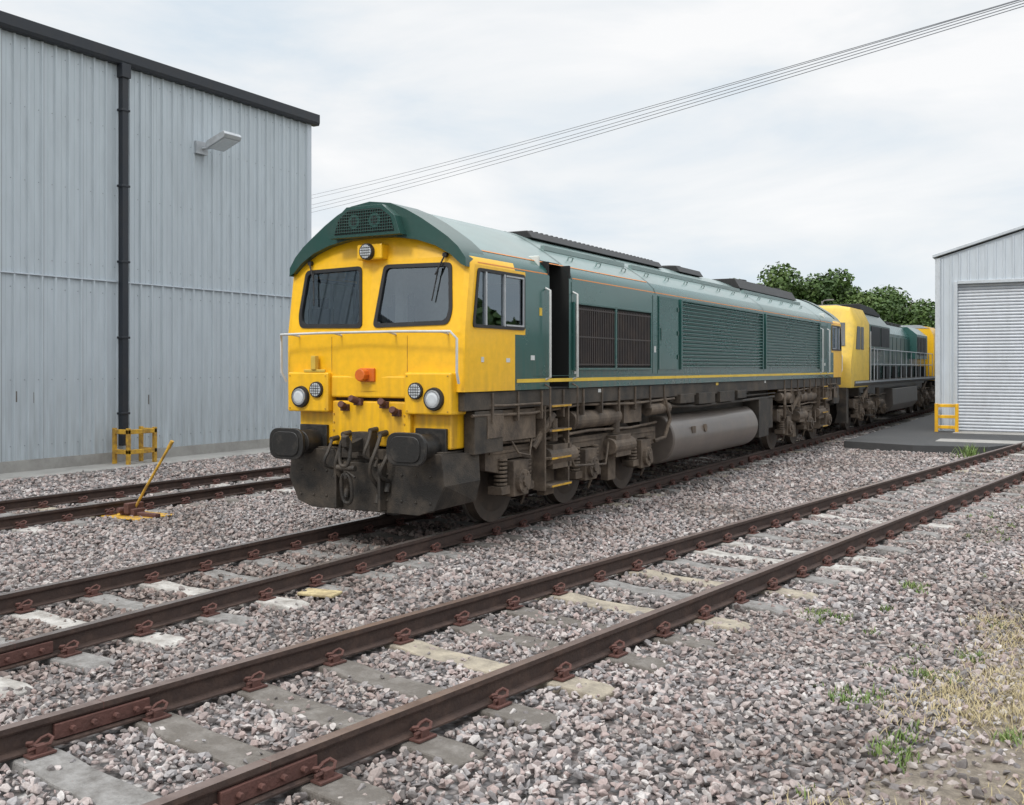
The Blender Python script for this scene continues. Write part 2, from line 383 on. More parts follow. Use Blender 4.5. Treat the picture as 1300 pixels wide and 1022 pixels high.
def scatter(x0,x1,y0,y1,dens,zmin,zmax,smin,smax,zlift):
    n=int((x1-x0)*(y1-y0)*dens)
    X=np.random.uniform(x0,x1,n);Y=np.random.uniform(y0,y1,n)
    Zc=Y*CT-X*ST; Xc=X*CT+Y*ST
    ok=(Zc>zmin)&(Zc<=zmax)&(np.abs(Xc)<.53*Zc+2.5)
    X=X[ok];Y=Y[ok]
    keep=np.ones(len(X),bool)
    for cx,cy,ang,g in RAILS:
        lx=(X-cx)*math.cos(ang)-(Y-cy)*math.sin(ang)
        keep&=~(np.abs(np.abs(lx)-g)<.085)
    for cx,cy,ang,hw,hl in SLEEPERS:
        dx=X-cx;dy=Y-cy
        near=(np.abs(dx)<1.5)&(np.abs(dy)<1.5)
        if not near.any(): continue
        idx=np.where(near)[0]
        lx=dx[idx]*math.cos(ang)-dy[idx]*math.sin(ang); ly=dx[idx]*math.sin(ang)+dy[idx]*math.cos(ang)
        cov=.06+.22*((np.sin(cx*37+cy*91)+1)/2)**2
        outer=np.abs(lx)>.95
        ins=(np.abs(lx)<hl)&(np.abs(ly)<hw+.01)&(np.random.rand(len(idx))>cov+.28*outer)
        keep[idx[ins]]=False
    keep&=~((Y>27.5)&(X>-5.75))
    pr=np.clip(dirt_amount(X,Y)/.9,0,1)*.80
    keep&=np.random.rand(len(X))>pr
    keep&=X>-17.9
    X=X[keep];Y=Y[keep]
    n=len(X); S=np.random.uniform(smin,smax,n)*np.random.choice([.65,.85,1,1.2],n)
    Z=BZ+zlift+np.random.uniform(-.012,.022,n)
    return X,Y,Z,S
parts=[scatter(-16,5,0,20,640,1,9,.019,.038,.018),
       scatter(-18,9,3,32,350,9,17,.024,.043,.02),
       scatter(-18,9,8,50,120,17,36,.034,.055,.02)]
X,Y,Z,S=[np.concatenate([p[i] for p in parts]) for i in range(4)]
n=len(X); print('STONES',n)
me=bpy.data.meshes.new('ballast_stones'); me.vertices.add(n)
me.vertices.foreach_set('co',np.stack([X,Y,Z],1).astype(np.float32).ravel())
a=me.attributes.new('rot','FLOAT_VECTOR','POINT'); a.data.foreach_set('vector',np.stack([np.random.uniform(-.7,.7,n),np.random.uniform(-.7,.7,n),np.random.uniform(0,6.28,n)],1).astype(np.float32).ravel())
a=me.attributes.new('scl','FLOAT','POINT'); a.data.foreach_set('value',S.astype(np.float32))
bo=bpy.data.objects.new('ballast_stones',me); scene.collection.objects.link(bo)
ng=bpy.data.node_groups.new('scatter_stones','GeometryNodeTree')
ng.interface.new_socket('Geometry',in_out='INPUT',socket_type='NodeSocketGeometry'); ng.interface.new_socket('Geometry',in_out='OUTPUT',socket_type='NodeSocketGeometry')
gi=ng.nodes.new('NodeGroupInput');go=ng.nodes.new('NodeGroupOutput')
iop=ng.nodes.new('GeometryNodeInstanceOnPoints'); ci=ng.nodes.new('GeometryNodeCollectionInfo'); ci.inputs['Collection'].default_value=col
ci.inputs['Separate Children'].default_value=True; ci.inputs['Reset Children'].default_value=True
na=ng.nodes.new('GeometryNodeInputNamedAttribute'); na.data_type='FLOAT_VECTOR'; na.inputs['Name'].default_value='rot'
ns=ng.nodes.new('GeometryNodeInputNamedAttribute'); ns.data_type='FLOAT'; ns.inputs['Name'].default_value='scl'
ng.links.new(gi.outputs[0],iop.inputs['Points']); ng.links.new(ci.outputs[0],iop.inputs['Instance']); iop.inputs['Pick Instance'].default_value=True
ng.links.new(na.outputs['Attribute'],iop.inputs['Rotation']); ng.links.new(ns.outputs['Attribute'],iop.inputs['Scale'])
ng.links.new(iop.outputs[0],go.inputs[0])
md=bo.modifiers.new('scatter','NODES'); md.node_group=ng

mb=MB(); vs=[];fs=[]
ny=40
for j in range(ny+1):
    y=2+26*j/ny
    xl=-1.15+(y-5)*.11+math.sin(y*2.1)*.2
    vs+=[(xl,y,BZ-.012),(xl+.35,y,BZ+.018),(9,y,BZ+.026)]
for j in range(ny):
    a0=j*3; fs+=[(a0,a0+1,a0+4,a0+3),(a0+1,a0+2,a0+5,a0+4)]
mb.add(vs,fs); mb.obj('sandy_ground',M['dirt'],recalc=False)
def blades(name,pts,mat,h=(.04,.12),w=.004,per=14,spread=.06,flat=.6):
    vs=[];fs=[]
    for (x,y) in pts:
        for k in range(per):
            bx=x+random.gauss(0,spread);by=y+random.gauss(0,spread)
            hh=random.uniform(*h);a=random.uniform(0,6.28);l=random.uniform(.3,1)*flat*hh*1.6
            dx,dy=math.cos(a),math.sin(a);px,py=-dy*w,dx*w
            z0=BZ+.015
            o=len(vs)
            vs+=[(bx-px,by-py,z0),(bx+px,by+py,z0),(bx+dx*l*.4+px*.8,by+dy*l*.4+py*.8,z0+hh*.6),(bx+dx*l*.4-px*.8,by+dy*l*.4-py*.8,z0+hh*.6),(bx+dx*l,by+dy*l,z0+hh)]
            fs+=[(o,o+1,o+2,o+3),(o+3,o+2,o+4)]
    mb=MB(); mb.add(vs,fs); return mb.obj(name,mat,recalc=False)
pts=[]
for i in range(5600):
    y=random.uniform(4,15); x=random.uniform(-1.3,3.2)+(y-5)*.11
    d=float(dirt_amount(np.array(x),np.array(y)))
    if d<-.1: continue
    if math.sin(x*2.3+y*1.1)+math.sin(y*2.7-x*1.7)+random.uniform(-1.2,1.2)+min(d,1)*.6>.1: pts.append((x,y))
blades('dry_grass',pts,M['straw'],(.02,.07),.0028,20,.08,1.3)
pts=[(-1.35,6.7),(-1.3,6.9),(-.9,6.1),(-.95,6.3),(-1.9,8.8),(-2.0,9.0),(-.3,6.6),(-1.5,10.5),(-.2,7.6),(-1.0,7.6),(-.7,8.2)]
pts=[(x+random.gauss(0,.09),y+random.gauss(0,.12)) for x,y in pts for _ in range(6)]
pts+=[(random.uniform(-1.6,2),random.uniform(5,20)) for _ in range(110)]
blades('grass_tufts',pts,M['grass'],(.025,.065),.0045,18,.035,.7)
pts=[(-2.45+random.gauss(0,.12),27.0+random.gauss(0,.4)) for _ in range(22)]
blades('trackside_weeds',pts,M['grass'],(.10,.34),.010,8,.06,.6)

# ------------------------------------------------------------------ locomotive
PR=[(1.32,1.68),(1.32,1.86),(1.32,2.36),(1.32,3.14),(1.29,3.23),(1.19,3.33),(1.06,3.43),(.9,3.54),(.7,3.67),(.5,3.78),(.28,3.87),(0,3.90)]
def F(x,z): return .075*abs(x)/1.2+max(0,z-2.36)*.14
LEN=20.25
def bogie(parent,yc,flip=1):
    e=bpy.data.objects.new('bogie',None); scene.collection.objects.link(e); e.parent=parent; e.location=(0,yc,0)
    w=MB()
    for dy in(-2.06,0,2.06):
        for s in(-1,1):
            w.cyl((s*.70,dy,.53),(s*.83,dy,.53),.53,seg=40,mi=0)
            w.cyl((s*.66,dy,.53),(s*.70,dy,.53),.555,seg=40,mi=1)
            w.cyl((s*.83,dy,.53),(s*.845,dy,.53),.40,.36,seg=32,mi=0)
            w.cyl((s*.84,dy,.53),(s*1.0,dy,.53),.14,seg=16,mi=0)
        w.cyl((-.9,dy,.53),(.9,dy,.53),.1,seg=12)
    w.obj('wheelsets',[M['wheel'],M['tread']],e,smooth=True)
    fr=MB()
    for s in(-1,1):
        x0,x1=(1.0,1.13) if s>0 else(-1.13,-1.0)
        prof=[(-2.75,.98),(2.75,.98),(2.75,.72),(2.42,.66),(2.36,.82),(1.78,.82),(1.7,.62),(.42,.58),(.32,.82),(-.32,.82),(-.42,.58),(-1.7,.62),(-1.78,.82),(-2.36,.82),(-2.42,.66),(-2.75,.72)]
        fr.prism(prof,x0,x1,'x')
        for dy in(-2.06,0,2.06):
            fr.box(*sorted((s*.98,s*1.24)),dy-.19,dy+.19,.36,.80)
            fr.cyl((s*1.2,dy,.54),(s*1.30,dy,.54),.15,seg=20)
            fr.cyl((s*1.30,dy,.54),(s*1.33,dy,.54),.07,seg=8)
            for q in range(6):
                t=q*math.pi/3; fr.cyl((s*1.30,dy+.115*math.cos(t),.54+.115*math.sin(t)),(s*1.312,dy+.115*math.cos(t),.54+.115*math.sin(t)),.016,seg=6)
            fr.box(*sorted((s*1.0,s*1.2)),dy-.42,dy-.2,.40,.50); fr.box(*sorted((s*1.0,s*1.2)),dy+.2,dy+.42,.40,.50)
            for q in(-.31,.31):
                for z in np.arange(.51,.86,.05):
                    fr.cyl((s*1.12,dy+q,z),(s*1.12,dy+q,z+.03),.085,seg=14)
            fr.tube([(s*1.0,dy+.62,.9),(s*1.02,dy+.64,.5),(s*.9,dy+.6,.16)],.022)
            fr.box(*sorted((s*1.13,s*1.145)),dy-.6,dy+.6,.90,.94)
        for dy in(-1.03,1.03):
            fr.box(*sorted((s*1.10,s*1.30)),dy-.28,dy+.28,.62,.94)
            fr.cyl((s*1.22,dy-.38,.78),(s*1.22,dy+.42,.78),.12,seg=16)
            fr.cyl((s*1.2,dy-.1,.98),(s*1.2,dy-.1,1.28),.07,seg=10)
            fr.box(*sorted((s*.98,s*1.1)),dy-.14,dy+.14,.25,.62)
        fr.tube([(s*1.16,-2.7,1.05),(s*1.2,-1.5,1.02),(s*1.2,0,1.06),(s*1.2,1.5,1.02),(s*1.16,2.7,1.05)],.022)
        fr.tube([(s*1.25,-.9,1.0),(s*1.31,-.7,.62),(s*1.28,.4,.55),(s*1.2,.7,.9)],.018)
        fr.tube([(s*1.2,-2.3,1.1),(s*1.28,-2.2,.9),(s*1.27,-1.9,.85),(s*1.2,-1.7,1.1)],.016)
        fr.cyl((s*1.18,-1.65,.92),(s*1.3,-1.3,1.35),.05,seg=10)
    fr.box(-.62,.62,-2.6,2.6,.45,1.0)  # inner box added to block light between the side frames
    fr.box(-.95,.95,-2.8,-2.6,.6,1.0); fr.box(-.95,.95,2.6,2.8,.6,1.0)
    fr.obj('bogie_frame',M['brown'],e,bevel=.012)
    return e
WIN_O=lambda s:[(s*.085,2.43),(s*1.09,2.45),(s*1.13,2.60),(s*1.075,3.16),(s*.17,3.17)]
WIN_I=lambda s:[(s*.13,2.475),(s*1.055,2.495),(s*1.09,2.61),(s*1.04,3.12),(s*.20,3.13)]
SW_O=[(.235,2.42),(1.45,2.42),(1.45,3.10),(.345,3.10)]
SW_I=[(.275,2.455),(1.415,2.455),(1.415,3.065),(.375,3.065)]
def freight_loco(loc):
    root=empty('diesel_locomotive',loc)
    n=len(PR)
    full=[(x,z) for x,z in PR]+[(-x,z) for x,z in reversed(PR[:-1])]
    def st_front(front=True):
        out=[]
        for x,z in full:
            xx=x*.945; zz=z-.015 if z>3.3 else z
            y=F(xx,zz); out.append((xx,y if front else LEN-y,zz))
        return out
    def st_corner(front=True):
        out=[]
        for x,z in full:
            xx=x*.99; y=F(1.25,z)+.015; out.append((xx,y if front else LEN-y,z))
        return out
    def st_corner2(front=True):
        out=[]
        for x,z in full:
            y=F(1.3,z)+.09; out.append((x,y if front else LEN-y,z))
        return out
    stations=[st_front(),st_corner(),st_corner2()]
    ys=sorted([1.22,1.48,2.13,2.70,5.95,12.1,17.45,LEN-2.70,LEN-2.13,LEN-1.48,LEN-1.22])
    for y in ys: stations.append([(x,y,z) for x,z in full])
    stations+= [st_corner2(False),st_corner(False),st_front(False)]
    vs=[p for s in stations for p in s]; fs=[];mi=[]
    k=len(full); ns=len(stations)
    for i in range(ns-1):
        for j in range(k-1):
            za,zb=full[j][1],full[j+1][1]
            zm=(za+zb)/2
            right=j<n-1
            side_row=(j==2 or j==k-4)
            yel=(i<3 or i>=ns-4) and zm<3.26
            ymid=(stations[i][5][1]+stations[i+1][5][1])/2
            if side_row and i in(2,3,ns-4,ns-5): continue
            if right and 2.13<ymid<2.70 and 1.70<zm<3.3: continue
            fs.append((i*k+j,i*k+j+1,(i+1)*k+j+1,(i+1)*k+j)); mi.append(1 if yel else (2 if zm>3.3 else 0))
    for e,base in((0,0),(1,(ns-1)*k)):
        cidx={}
        for j in range(n):
            zz=stations[0][j][2]
            if j<n-1:
                yy=F(0,zz); vs.append((0,yy if e==0 else LEN-yy,zz)); cidx[j]=len(vs)-1
        for j in range(n-1):
            if j in(2,3): continue
            zm=(full[j][1]+full[j+1][1])/2
            r0=base+j;r1=base+j+1;l0=base+k-1-j;l1=base+k-2-j
            m=1 if zm<3.5 else 0
            c0=cidx[j]
            if j<n-2:
                c1=cidx[j+1]; fs+=[(r0,r1,c1,c0),(l0,c0,c1,l1)]; mi+=[m,m]
            else:
                fs+=[(r0,r1,c0),(l0,c0,r1)]; mi+=[m,m]
    body=MB(); body.v=vs;body.f=fs;body.m=mi
    for e in(0,1):
        for s in(-1,1):
            f0=stations[0]
            outer=[(0,2.36),(s*f0[2][0],2.36),(s*f0[3][0],3.14),(s*f0[4][0],3.23),(0,3.23)]
            fn=(lambda a,b,d:(a,F(a,b)+d,b)) if e==0 else (lambda a,b,d:(a,LEN-F(a,b)-d,b))
            body.holed(outer,roundpoly(WIN_O(s),.07),fn,mi=1)
            c2=stations[2]
            outer=[(c2[2][1],2.36),(1.22,2.36),(1.48,2.36),(1.48,3.14),(1.22,3.14),(c2[3][1],3.14)]
            fn=(lambda a,b,d,s=s:(s*(1.32-d),a,b)) if e==0 else (lambda a,b,d,s=s:(s*(1.32-d),LEN-a,b))
            body.holed(outer,roundpoly(SW_O,.05),fn,mi=1)
    body.obj('body_shell',[M['green'],M['yellow'],M['greensheen']],root,smooth=30)
    b=MB(); b.box(-1.29,1.29,.12,LEN-.12,1.46,1.677)
    b.obj('solebar',M['black'],root,bevel=.01)
    b=MB(); b.box(.35,.37,2.1,2.75,1.69,3.3); b.box(.35,1.316,2.09,2.128,1.69,3.33); b.box(.35,1.316,2.705,2.75,1.69,3.33); b.box(.36,1.31,2.13,2.7,1.682,1.70); b.box(.36,1.17,2.13,2.7,3.33,3.36)
    b.obj('doorway',[M['void']],root)  # recess walls coloured near-black, so the opening's shade is in the paint
    gr=MB(); fr=MB(); lv=MB(); seam=MB(); st=MB(); orl=MB(); pt=MB()
    for s in(-1,1):
        def bx(m,xa,xb,*r,mi=0): m.box(*sorted((s*xa,s*xb)),*r,mi)
        for (ya,yb) in((2.84,4.18),(4.24,5.58)):
            bx(gr,1.321,1.326,ya,yb,1.95,2.82,mi=1)
            yy=ya+.05
            while yy<yb-.03:
                bx(gr,1.326,1.345,yy,yy+.026,1.98,2.79); yy+=.062
            for zz in(2.0,2.38,2.76): bx(gr,1.325,1.347,ya,yb,zz-.010,zz+.010)
            bx(fr,1.32,1.355,ya-.03,ya,1.92,2.85); bx(fr,1.32,1.355,yb,yb+.03,1.92,2.85)
            bx(fr,1.32,1.355,ya,yb,2.82,2.85); bx(fr,1.32,1.355,ya,yb,1.92,1.95)
        for (ya,yb) in((6.95,12.0),(12.2,17.3)):
            zz=1.96
            while zz<3.06:
                x0=s*1.321;x1=s*1.356
                lv.prism([(x0,zz),(x1,zz+.004),(x1,zz+.012),(x0,zz+.046)],ya+.06,yb-.06,'y'); zz+=.064
            bx(lv,1.321,1.360,ya,ya+.05,1.92,3.12); bx(lv,1.321,1.360,yb-.05,yb,1.92,3.12)
            bx(lv,1.321,1.358,ya+.05,yb-.05,3.09,3.12)
        for (ya,yb) in((5.98,6.86),):
            bx(lv,1.321,1.335,ya,yb,1.92,3.12)
            bx(seam,1.336,1.345,ya+.06,ya+.10,2.4,2.6)
            for zz in(2.1,2.5,2.9): bx(seam,1.336,1.35,yb-.05,yb-.01,zz,zz+.07)
        for y in(1.6,2.77,5.72,5.93,12.1,17.5,LEN-2.0,LEN-2.8):
            if s>0 and y==1.6: continue
            bx(seam,1.3205,1.3245,y,y+.014,1.86,3.12)
        bx(seam,1.3205,1.3235,1.7,LEN-1.7,1.845,1.853)
        for y in(2.78,5.83,12.12,17.5):
            for j in range(3,len(PR)-1):
                (xa,za),(xb,zb)=PR[j],PR[j+1]
                seam.add([(s*xa*1.003,y,za+.003),(s*xb*1.003,y,zb+.004),(s*xb*1.003,y+.03,zb+.004),(s*xa*1.003,y+.03,za+.003)],[(0,1,2,3)])
        bx(st,1.321,1.327,1.26,LEN-1.26,1.77,1.815)
        for (ya,yb) in((.36,2.1),(2.8,LEN-.36)):
            orl.add([(s*1.3155,ya,3.160),(s*1.3155,yb,3.160),(s*1.3115,yb,3.174),(s*1.3115,ya,3.174)],[(0,1,2,3)])
        orl.add([(s*1.194,.66,3.332),(s*1.194,5.8,3.332),(s*1.178,5.8,3.346),(s*1.178,.66,3.346)],[(0,1,2,3)])
        bx(seam,1.3205,1.326,17.6,18.2,2.2,3.05)
        for (y,z,w,h,c) in((1.62,2.05,.10,.06,0),(1.85,2.62,.07,.10,1),(5.78,2.2,.08,.10,0),(6.4,2.72,.09,.06,1),(17.9,2.0,.12,.07,0),(1.0,2.02,.09,.05,0),(.42,2.02,.06,.06,0),(2.86,1.87,.12,.035,0),(9.0,1.62,.14,.05,1),(3.7,1.6,.10,.05,0),(12.3,1.62,.10,.05,0)):
            xo=1.3205 if z>1.7 else 1.2905
            bx(pt,xo,xo+.004,y,y+w,z,z+h,mi=c)
    gr.obj('intake_grilles',[M['grille'],M['void']],root); fr.obj('grille_frames',M['green'],root,bevel=.004)
    lv.obj('body_louvres',M['green'],root,bevel=.002); seam.obj('panel_seams',M['dkgreen'],root)
    st.obj('side_stripe',M['stripe'],root); orl.obj('cantrail_lines',M['orange'],root); pt.obj('data_plates',[M['white'],M['stripe']],root)
    rf=MB()
    rf.prism([(-.55,3.80),(.55,3.80),(.46,3.91),(-.46,3.91)],3.1,8.2,'y')
    for y in np.arange(3.3,8.1,.16): rf.box(-.42,.42,y,y+.06,3.91,3.935)
    rf.prism([(-.5,3.82),(.5,3.82),(.42,3.94),(-.42,3.94)],9.2,10.6,'y')
    rf.cyl((0,9.9,3.9),(0,9.9,4.00),.25,seg=20)
    rf.prism([(-.75,3.70),(.75,3.70),(.62,3.92),(-.62,3.92)],12.3,17.3,'y')
    for yc in(13.4,14.9,16.4): rf.cyl((0,yc,3.9),(0,yc,3.97),.55,seg=28)
    rf.obj('roof_equipment',M['rubber'],root,bevel=.01)
    rr=MB()
    for s in(-1,1):
        for y0,y1 in((2.9,5.7),(6.0,12.0),(12.3,17.3)):
            rr.box(*sorted((s*.78,s*.84)),y0,y1,3.585,3.655)
        for y in np.arange(3.3,17,.95):
            rr.tube([(s*1.0,y,3.47),(s*1.02,y,3.52),(s*1.02,y+.14,3.52),(s*1.0,y+.14,3.47)],.010,seg=6)
    rr.obj('roof_rails',M['greensheen'],root,bevel=.004)
    for flip in(0,1):
        T=Matrix.Identity(4) if not flip else Matrix.Translation((0,LEN,0))@Matrix.Rotation(math.pi,4,'Z')
        def nb():
            m=MB(); m.M=T; return m
        gl=nb(); rb=nb()
        for s in(-1,1):
            grow=lambda pts,c,f:[(c[0]+(x-c[0])*f,c[1]+(z-c[1])*f) for x,z in pts]
            rb.holed(roundpoly(grow(WIN_O(s),(s*.6,2.8),1.012),.07),roundpoly(WIN_I(s),.06),lambda a,b,d:(a,F(a,b)-.014+d,b),th=.05)
            gp=roundpoly(WIN_O(s),.06); gl.add([(x,F(x,z)+.012,z) for x,z in gp],[tuple(range(len(gp)))])
            rb.holed(roundpoly(grow(SW_O,(.85,2.76),1.012),.05),roundpoly(SW_I,.04),lambda a,b,d,s=s:(s*(1.334-d),a,b),th=.05)
            gp=roundpoly(SW_O,.05); gl.add([(s*1.312,y,z) for y,z in gp],[tuple(range(len(gp)))])
        rb.obj('window_seals',M['rubber'],root); gl.obj('cab_windows',M['glass'],root)
        wf=nb()
        for s in(-1,1):
            for y in(.52,.95): wf.box(*sorted((s*1.30,s*1.336)),y-.016,y+.016,2.45,3.07)
            wf.box(*sorted((s*1.325,s*1.340)),.98,1.42,2.455,2.475); wf.box(*sorted((s*1.325,s*1.340)),.98,1.42,3.045,3.065); wf.box(*sorted((s*1.325,s*1.340)),1.40,1.42,2.475,3.045)
        wf.obj('window_frames',M['silver'],root)
        it=nb()
        it.box(-1.25,1.25,1.96,2.0,1.72,3.40,0)
        it.box(-1.2,1.2,.50,1.96,3.26,3.29,0)
        it.box(-1.22,1.22,.3,1.96,1.72,1.75,1)
        it.box(-1.15,1.15,.24,.55,1.8,2.34,1); it.box(-.95,-.2,.24,.50,2.34,2.47,1)
        it.box(.2,1.0,.26,.48,2.34,2.44,1)
        for q in(-.62,.62):
            it.box(q-.24,q+.24,1.1,1.55,2.05,2.2,1); it.box(q-.20,q+.20,1.5,1.6,2.2,2.78,1); it.box(q-.12,q+.12,1.5,1.58,2.78,2.93,1)
        it.box(.45,.95,1.90,1.96,1.8,3.05,1)
        it.box(-1.05,-.70,1.9,1.96,2.3,3.0,2); it.box(-.25,-.12,.9,1.0,2.0,3.2,2)
        it.obj('cab_interior',[M['lining'],M['seat'],M['white']],root,bevel=.01)
        wp=nb()
        for s in(-1,1):
            wp.tube([(s*1.0,F(1.0,3.22)-.04,3.24),(s*.90,F(.9,2.95)-.04,3.02)],.010); wp.tube([(s*.93,F(.93,3.1)-.03,3.12),(s*.87,F(.87,2.7)-.03,2.72)],.008)
            wp.cyl((s*1.0,F(1.0,3.25)+.02,3.25),(s*1.0,F(1.0,3.25)-.05,3.25),.03,seg=10)
        wp.obj('wipers',M['rubber'],root)
        hd=nb()
        outer=[(1.305,3.10),(1.30,3.20),(1.20,3.335),(1.07,3.45),(.91,3.56),(.71,3.69),(.51,3.80),(.29,3.89),(0,3.925)]
        inner=[(1.24,3.13),(1.10,3.25),(.9,3.36),(.65,3.44),(.35,3.49),(0,3.50)]
        half=outer+list(reversed(inner))
        for s in(-1,1):
            ny=len(half)
            vs=[(s*x,.05+.05*abs(x),z) for x,z in half]+[(s*x,.62,z) for x,z in half]
            fs=[tuple(range(ny))]
            for a_ in range(ny-1): fs.append((a_,a_+1,ny+a_+1,ny+a_))
            hd.add(vs,fs)
        hd.obj('cab_hood',M['dkgreen'],root,smooth=True)
        gg=nb()
        tr=[(-.52,3.50),(.52,3.50),(.44,3.72),(.26,3.86),(-.26,3.86),(-.44,3.72)]
        gg.prism(tr,-.06,.2,'y',0)
        tr2=[(-.44,3.54),(.44,3.54),(.38,3.71),(.23,3.82),(-.23,3.82),(-.38,3.71)]
        gg.prism(tr2,-.068,-.05,'y',1)
        def wtop(x):
            x=abs(x); return 3.82 if x<.23 else (3.82-(x-.23)/.15*.11 if x<.38 else 3.71-(x-.38)/.06*.17)
        for q in np.arange(-.42,.43,.035):
            gg.box(q-.004,q+.004,-.076,-.066,3.545,wtop(q)-.01,0)
        for z in np.arange(3.56,3.81,.035):
            w=.43 if z<3.6 else (.38+.05*(3.71-z)/.11 if z<3.71 else .23+.15*(3.82-z)/.11)
            gg.box(-w,w,-.078,-.068,z-.004,z+.004,0)
        for q in(-.14,.16): 
            gg.cyl((q,-.06,3.68),(q,-.073,3.68),.085,seg=20,mi=0)
            gg.cyl((q,-.06,3.68),(q,-.0745,3.68),.055,.05,seg=20,mi=1)
        gg.obj('horn_grille',[M['dkgreen'],M['void'],M['grille']],root,bevel=.003)
        yl=nb()
        yl.box(-.17,.20,.02,.2,3.235,3.42)
        for s in(-1,1):
            yl.box(*sorted((s*.56,s*1.20)),-.035,.3,1.42,1.90)
        yl.box(-.555,.555,.012,.3,1.60,1.86)
        yl.box(-1.12,1.12,.10,.5,1.02,1.46)
        yl.box(-.55,.60,.03,.4,1.03,1.56)
        yl.obj('nose_panels',M['yellow'],root,bevel=.02)
        nd=nb()
        nd.box(-1.2,1.2,.070,.0725,1.455,1.462)
        for s in(-1,1):
            for (q,z) in((.60,1.46),(.60,1.86),(1.16,1.46),(1.16,1.86)): nd.cyl((s*q,-.03,z),(s*q,-.042,z),.010,seg=6)
            for z in np.arange(1.1,1.5,.1): nd.cyl((s*.52,.03,z),(s*.52,.018,z),.012,seg=6)
            nd.box(*sorted((s*.555,s*.561)),F(.555,2)-.006,F(.555,2)+.01,1.91,2.33)
        nd.obj('nose_panel_gaps',M['yellow_old'],root)
        lt=nb()
        for s in(-1,1):
            lt.cyl((s*.98,-.03,1.60),(s*.98,-.075,1.60),.135,.125,seg=28,mi=0)
            lt.cyl((s*.98,-.07,1.60),(s*.98,-.09,1.60),.105,.10,seg=28,mi=1)
            lt.cyl((s*.98,-.088,1.60),(s*.98,-.096,1.60),.085,.05,seg=28,mi=2)
        for cx,cy,cz,r in((.73,-.05,1.69,.10),(-.73,-.05,1.69,.10),(0,-.01,3.325,.10)):
            lt.cyl((cx,cy+.04,cz),(cx,cy-.02,cz),r,r*.95,seg=24,mi=0)
            lt.cyl((cx,cy-.018,cz),(cx,cy-.026,cz),r*.80,seg=24,mi=2)
            for q in(-.45,-.15,.15,.45):
                w=math.sqrt(1-q*q)*r*.78
                lt.box(cx+q*r-.003,cx+q*r+.003,cy-.031,cy-.025,cz-w,cz+w,0); lt.box(cx-w,cx+w,cy-.032,cy-.0255,cz+q*r-.003,cz+q*r+.003,0)
        lt.obj('lamps',[M['rubber'],M['chrome'],M['lens']],root,bevel=.002)
        ol=nb(); ol.cyl((-.02,-.01,1.87),(-.02,-.12,1.87),.075,seg=10); ol.box(-.10,.12,-.03,.02,1.79,1.95)
        ol.obj('jumper_socket',M['orangelens'],root,bevel=.012)
        wb=nb(); wb.box(-.82,-.75,-.05,.02,1.93,2.10); wb.box(-.95,-.62,-.03,.0,1.9,1.935); wb.obj('lamp_bracket',M['paleyel'],root,bevel=.008)
        sk=nb()
        for q,z,an in((-.34,1.48,.5),(-.14,1.55,-.4),(.24,1.52,.6),(.42,1.43,.3)):
            sk.cyl((q,.03,z),(q+.06*an,-.11,z+.045),.042,seg=10); sk.box(q-.05,q+.06,-.02,.05,z-.04,z+.04)
        sk.obj('pipe_sockets',M['rustred'],root,bevel=.008)
        hr=nb(); y=-.11
        pts=[(-1.27,.02,1.78),(-1.29,-.05,1.9),(-1.29,y+.06,2.28),(-1.24,y,2.36),(-.6,y-.02,2.37),(0,y-.03,2.37),(.6,y-.02,2.37),(1.24,y,2.36),(1.29,y+.06,2.28),(1.29,-.05,1.9),(1.27,.02,1.78)]
        hr.tube(pts,.015,seg=10)
        for q in(-1.1,-.4,.4,1.1): hr.cyl((q,y,2.365),(q,F(q,2.36)+.02,2.34),.012,seg=8)
        for s in(-1,1):
            for yy in(2.02,2.82):
                hr.tube([(s*1.32,yy,1.80),(s*1.39,yy,1.83),(s*1.39,yy,2.95),(s*1.32,yy,2.98)],.016,seg=8)
        hr.obj('handrails',M['white'],root,smooth=True)
        bf=nb()
        for s in(-1,1):
            cx=s*.865
            prof=roundpoly([(cx-.26,.87),(cx+.26,.87),(cx+.26,1.24),(cx-.26,1.24)],.15,6)
            bf.prism(prof,-.44,-.395,'y')
            prof=roundpoly([(cx-.2,.91),(cx+.2,.91),(cx+.2,1.20),(cx-.2,1.20)],.12,6)
            bf.prism(prof,-.455,-.44,'y')
            bf.cyl((cx,-.40,1.055),(cx,-.12,1.055),.10,seg=20)
            bf.cyl((cx,-.20,1.055),(cx,.12,1.055),.145,.155,seg=20)
            bf.box(cx-.21,cx+.21,.05,.1,.86,1.26)
        bf.obj('buffers',M['buffer'],root,bevel=.012,smooth=True)
        pl=nb()
        prof=[(-1.10,.98),(-.42,.98),(-.34,.84),(.34,.84),(.42,.98),(1.10,.98),(1.14,.62),(1.0,.34),(.78,.27),(-.78,.27),(-1.0,.34),(-1.14,.62)]
        pl.prism(prof,-.07,-.03,'y')
        for s in(-1,1):
            pl.add([(s*1.10,-.04,.98),(s*1.14,-.04,.62),(s*1.0,-.04,.34),(s*1.2,.5,.4),(s*1.26,.5,.65),(s*1.24,.5,.98)],[(0,1,4,5),(1,2,3,4)])
            for q in(.35,.55,.75,.95):
                for z in(.42,.72): pl.cyl((s*q,-.05,z),(s*q,-.085,z),.018,seg=6)
            pl.box(*sorted((s*.3,s*.34)),-.2,-.05,.3,.85)
            pl.box(*sorted((s*1.13,s*1.28)),.35,1.0,.95,1.45)
        pl.box(-1.1,1.1,-.03,.6,.88,1.0)
        pl.box(-.9,.9,.0,.1,.3,.95)
        pl.obj('obstacle_deflector',M['black'],root,bevel=.012)
        cp=nb()
        cp.box(-.13,.13,-.12,.12,.92,1.20)
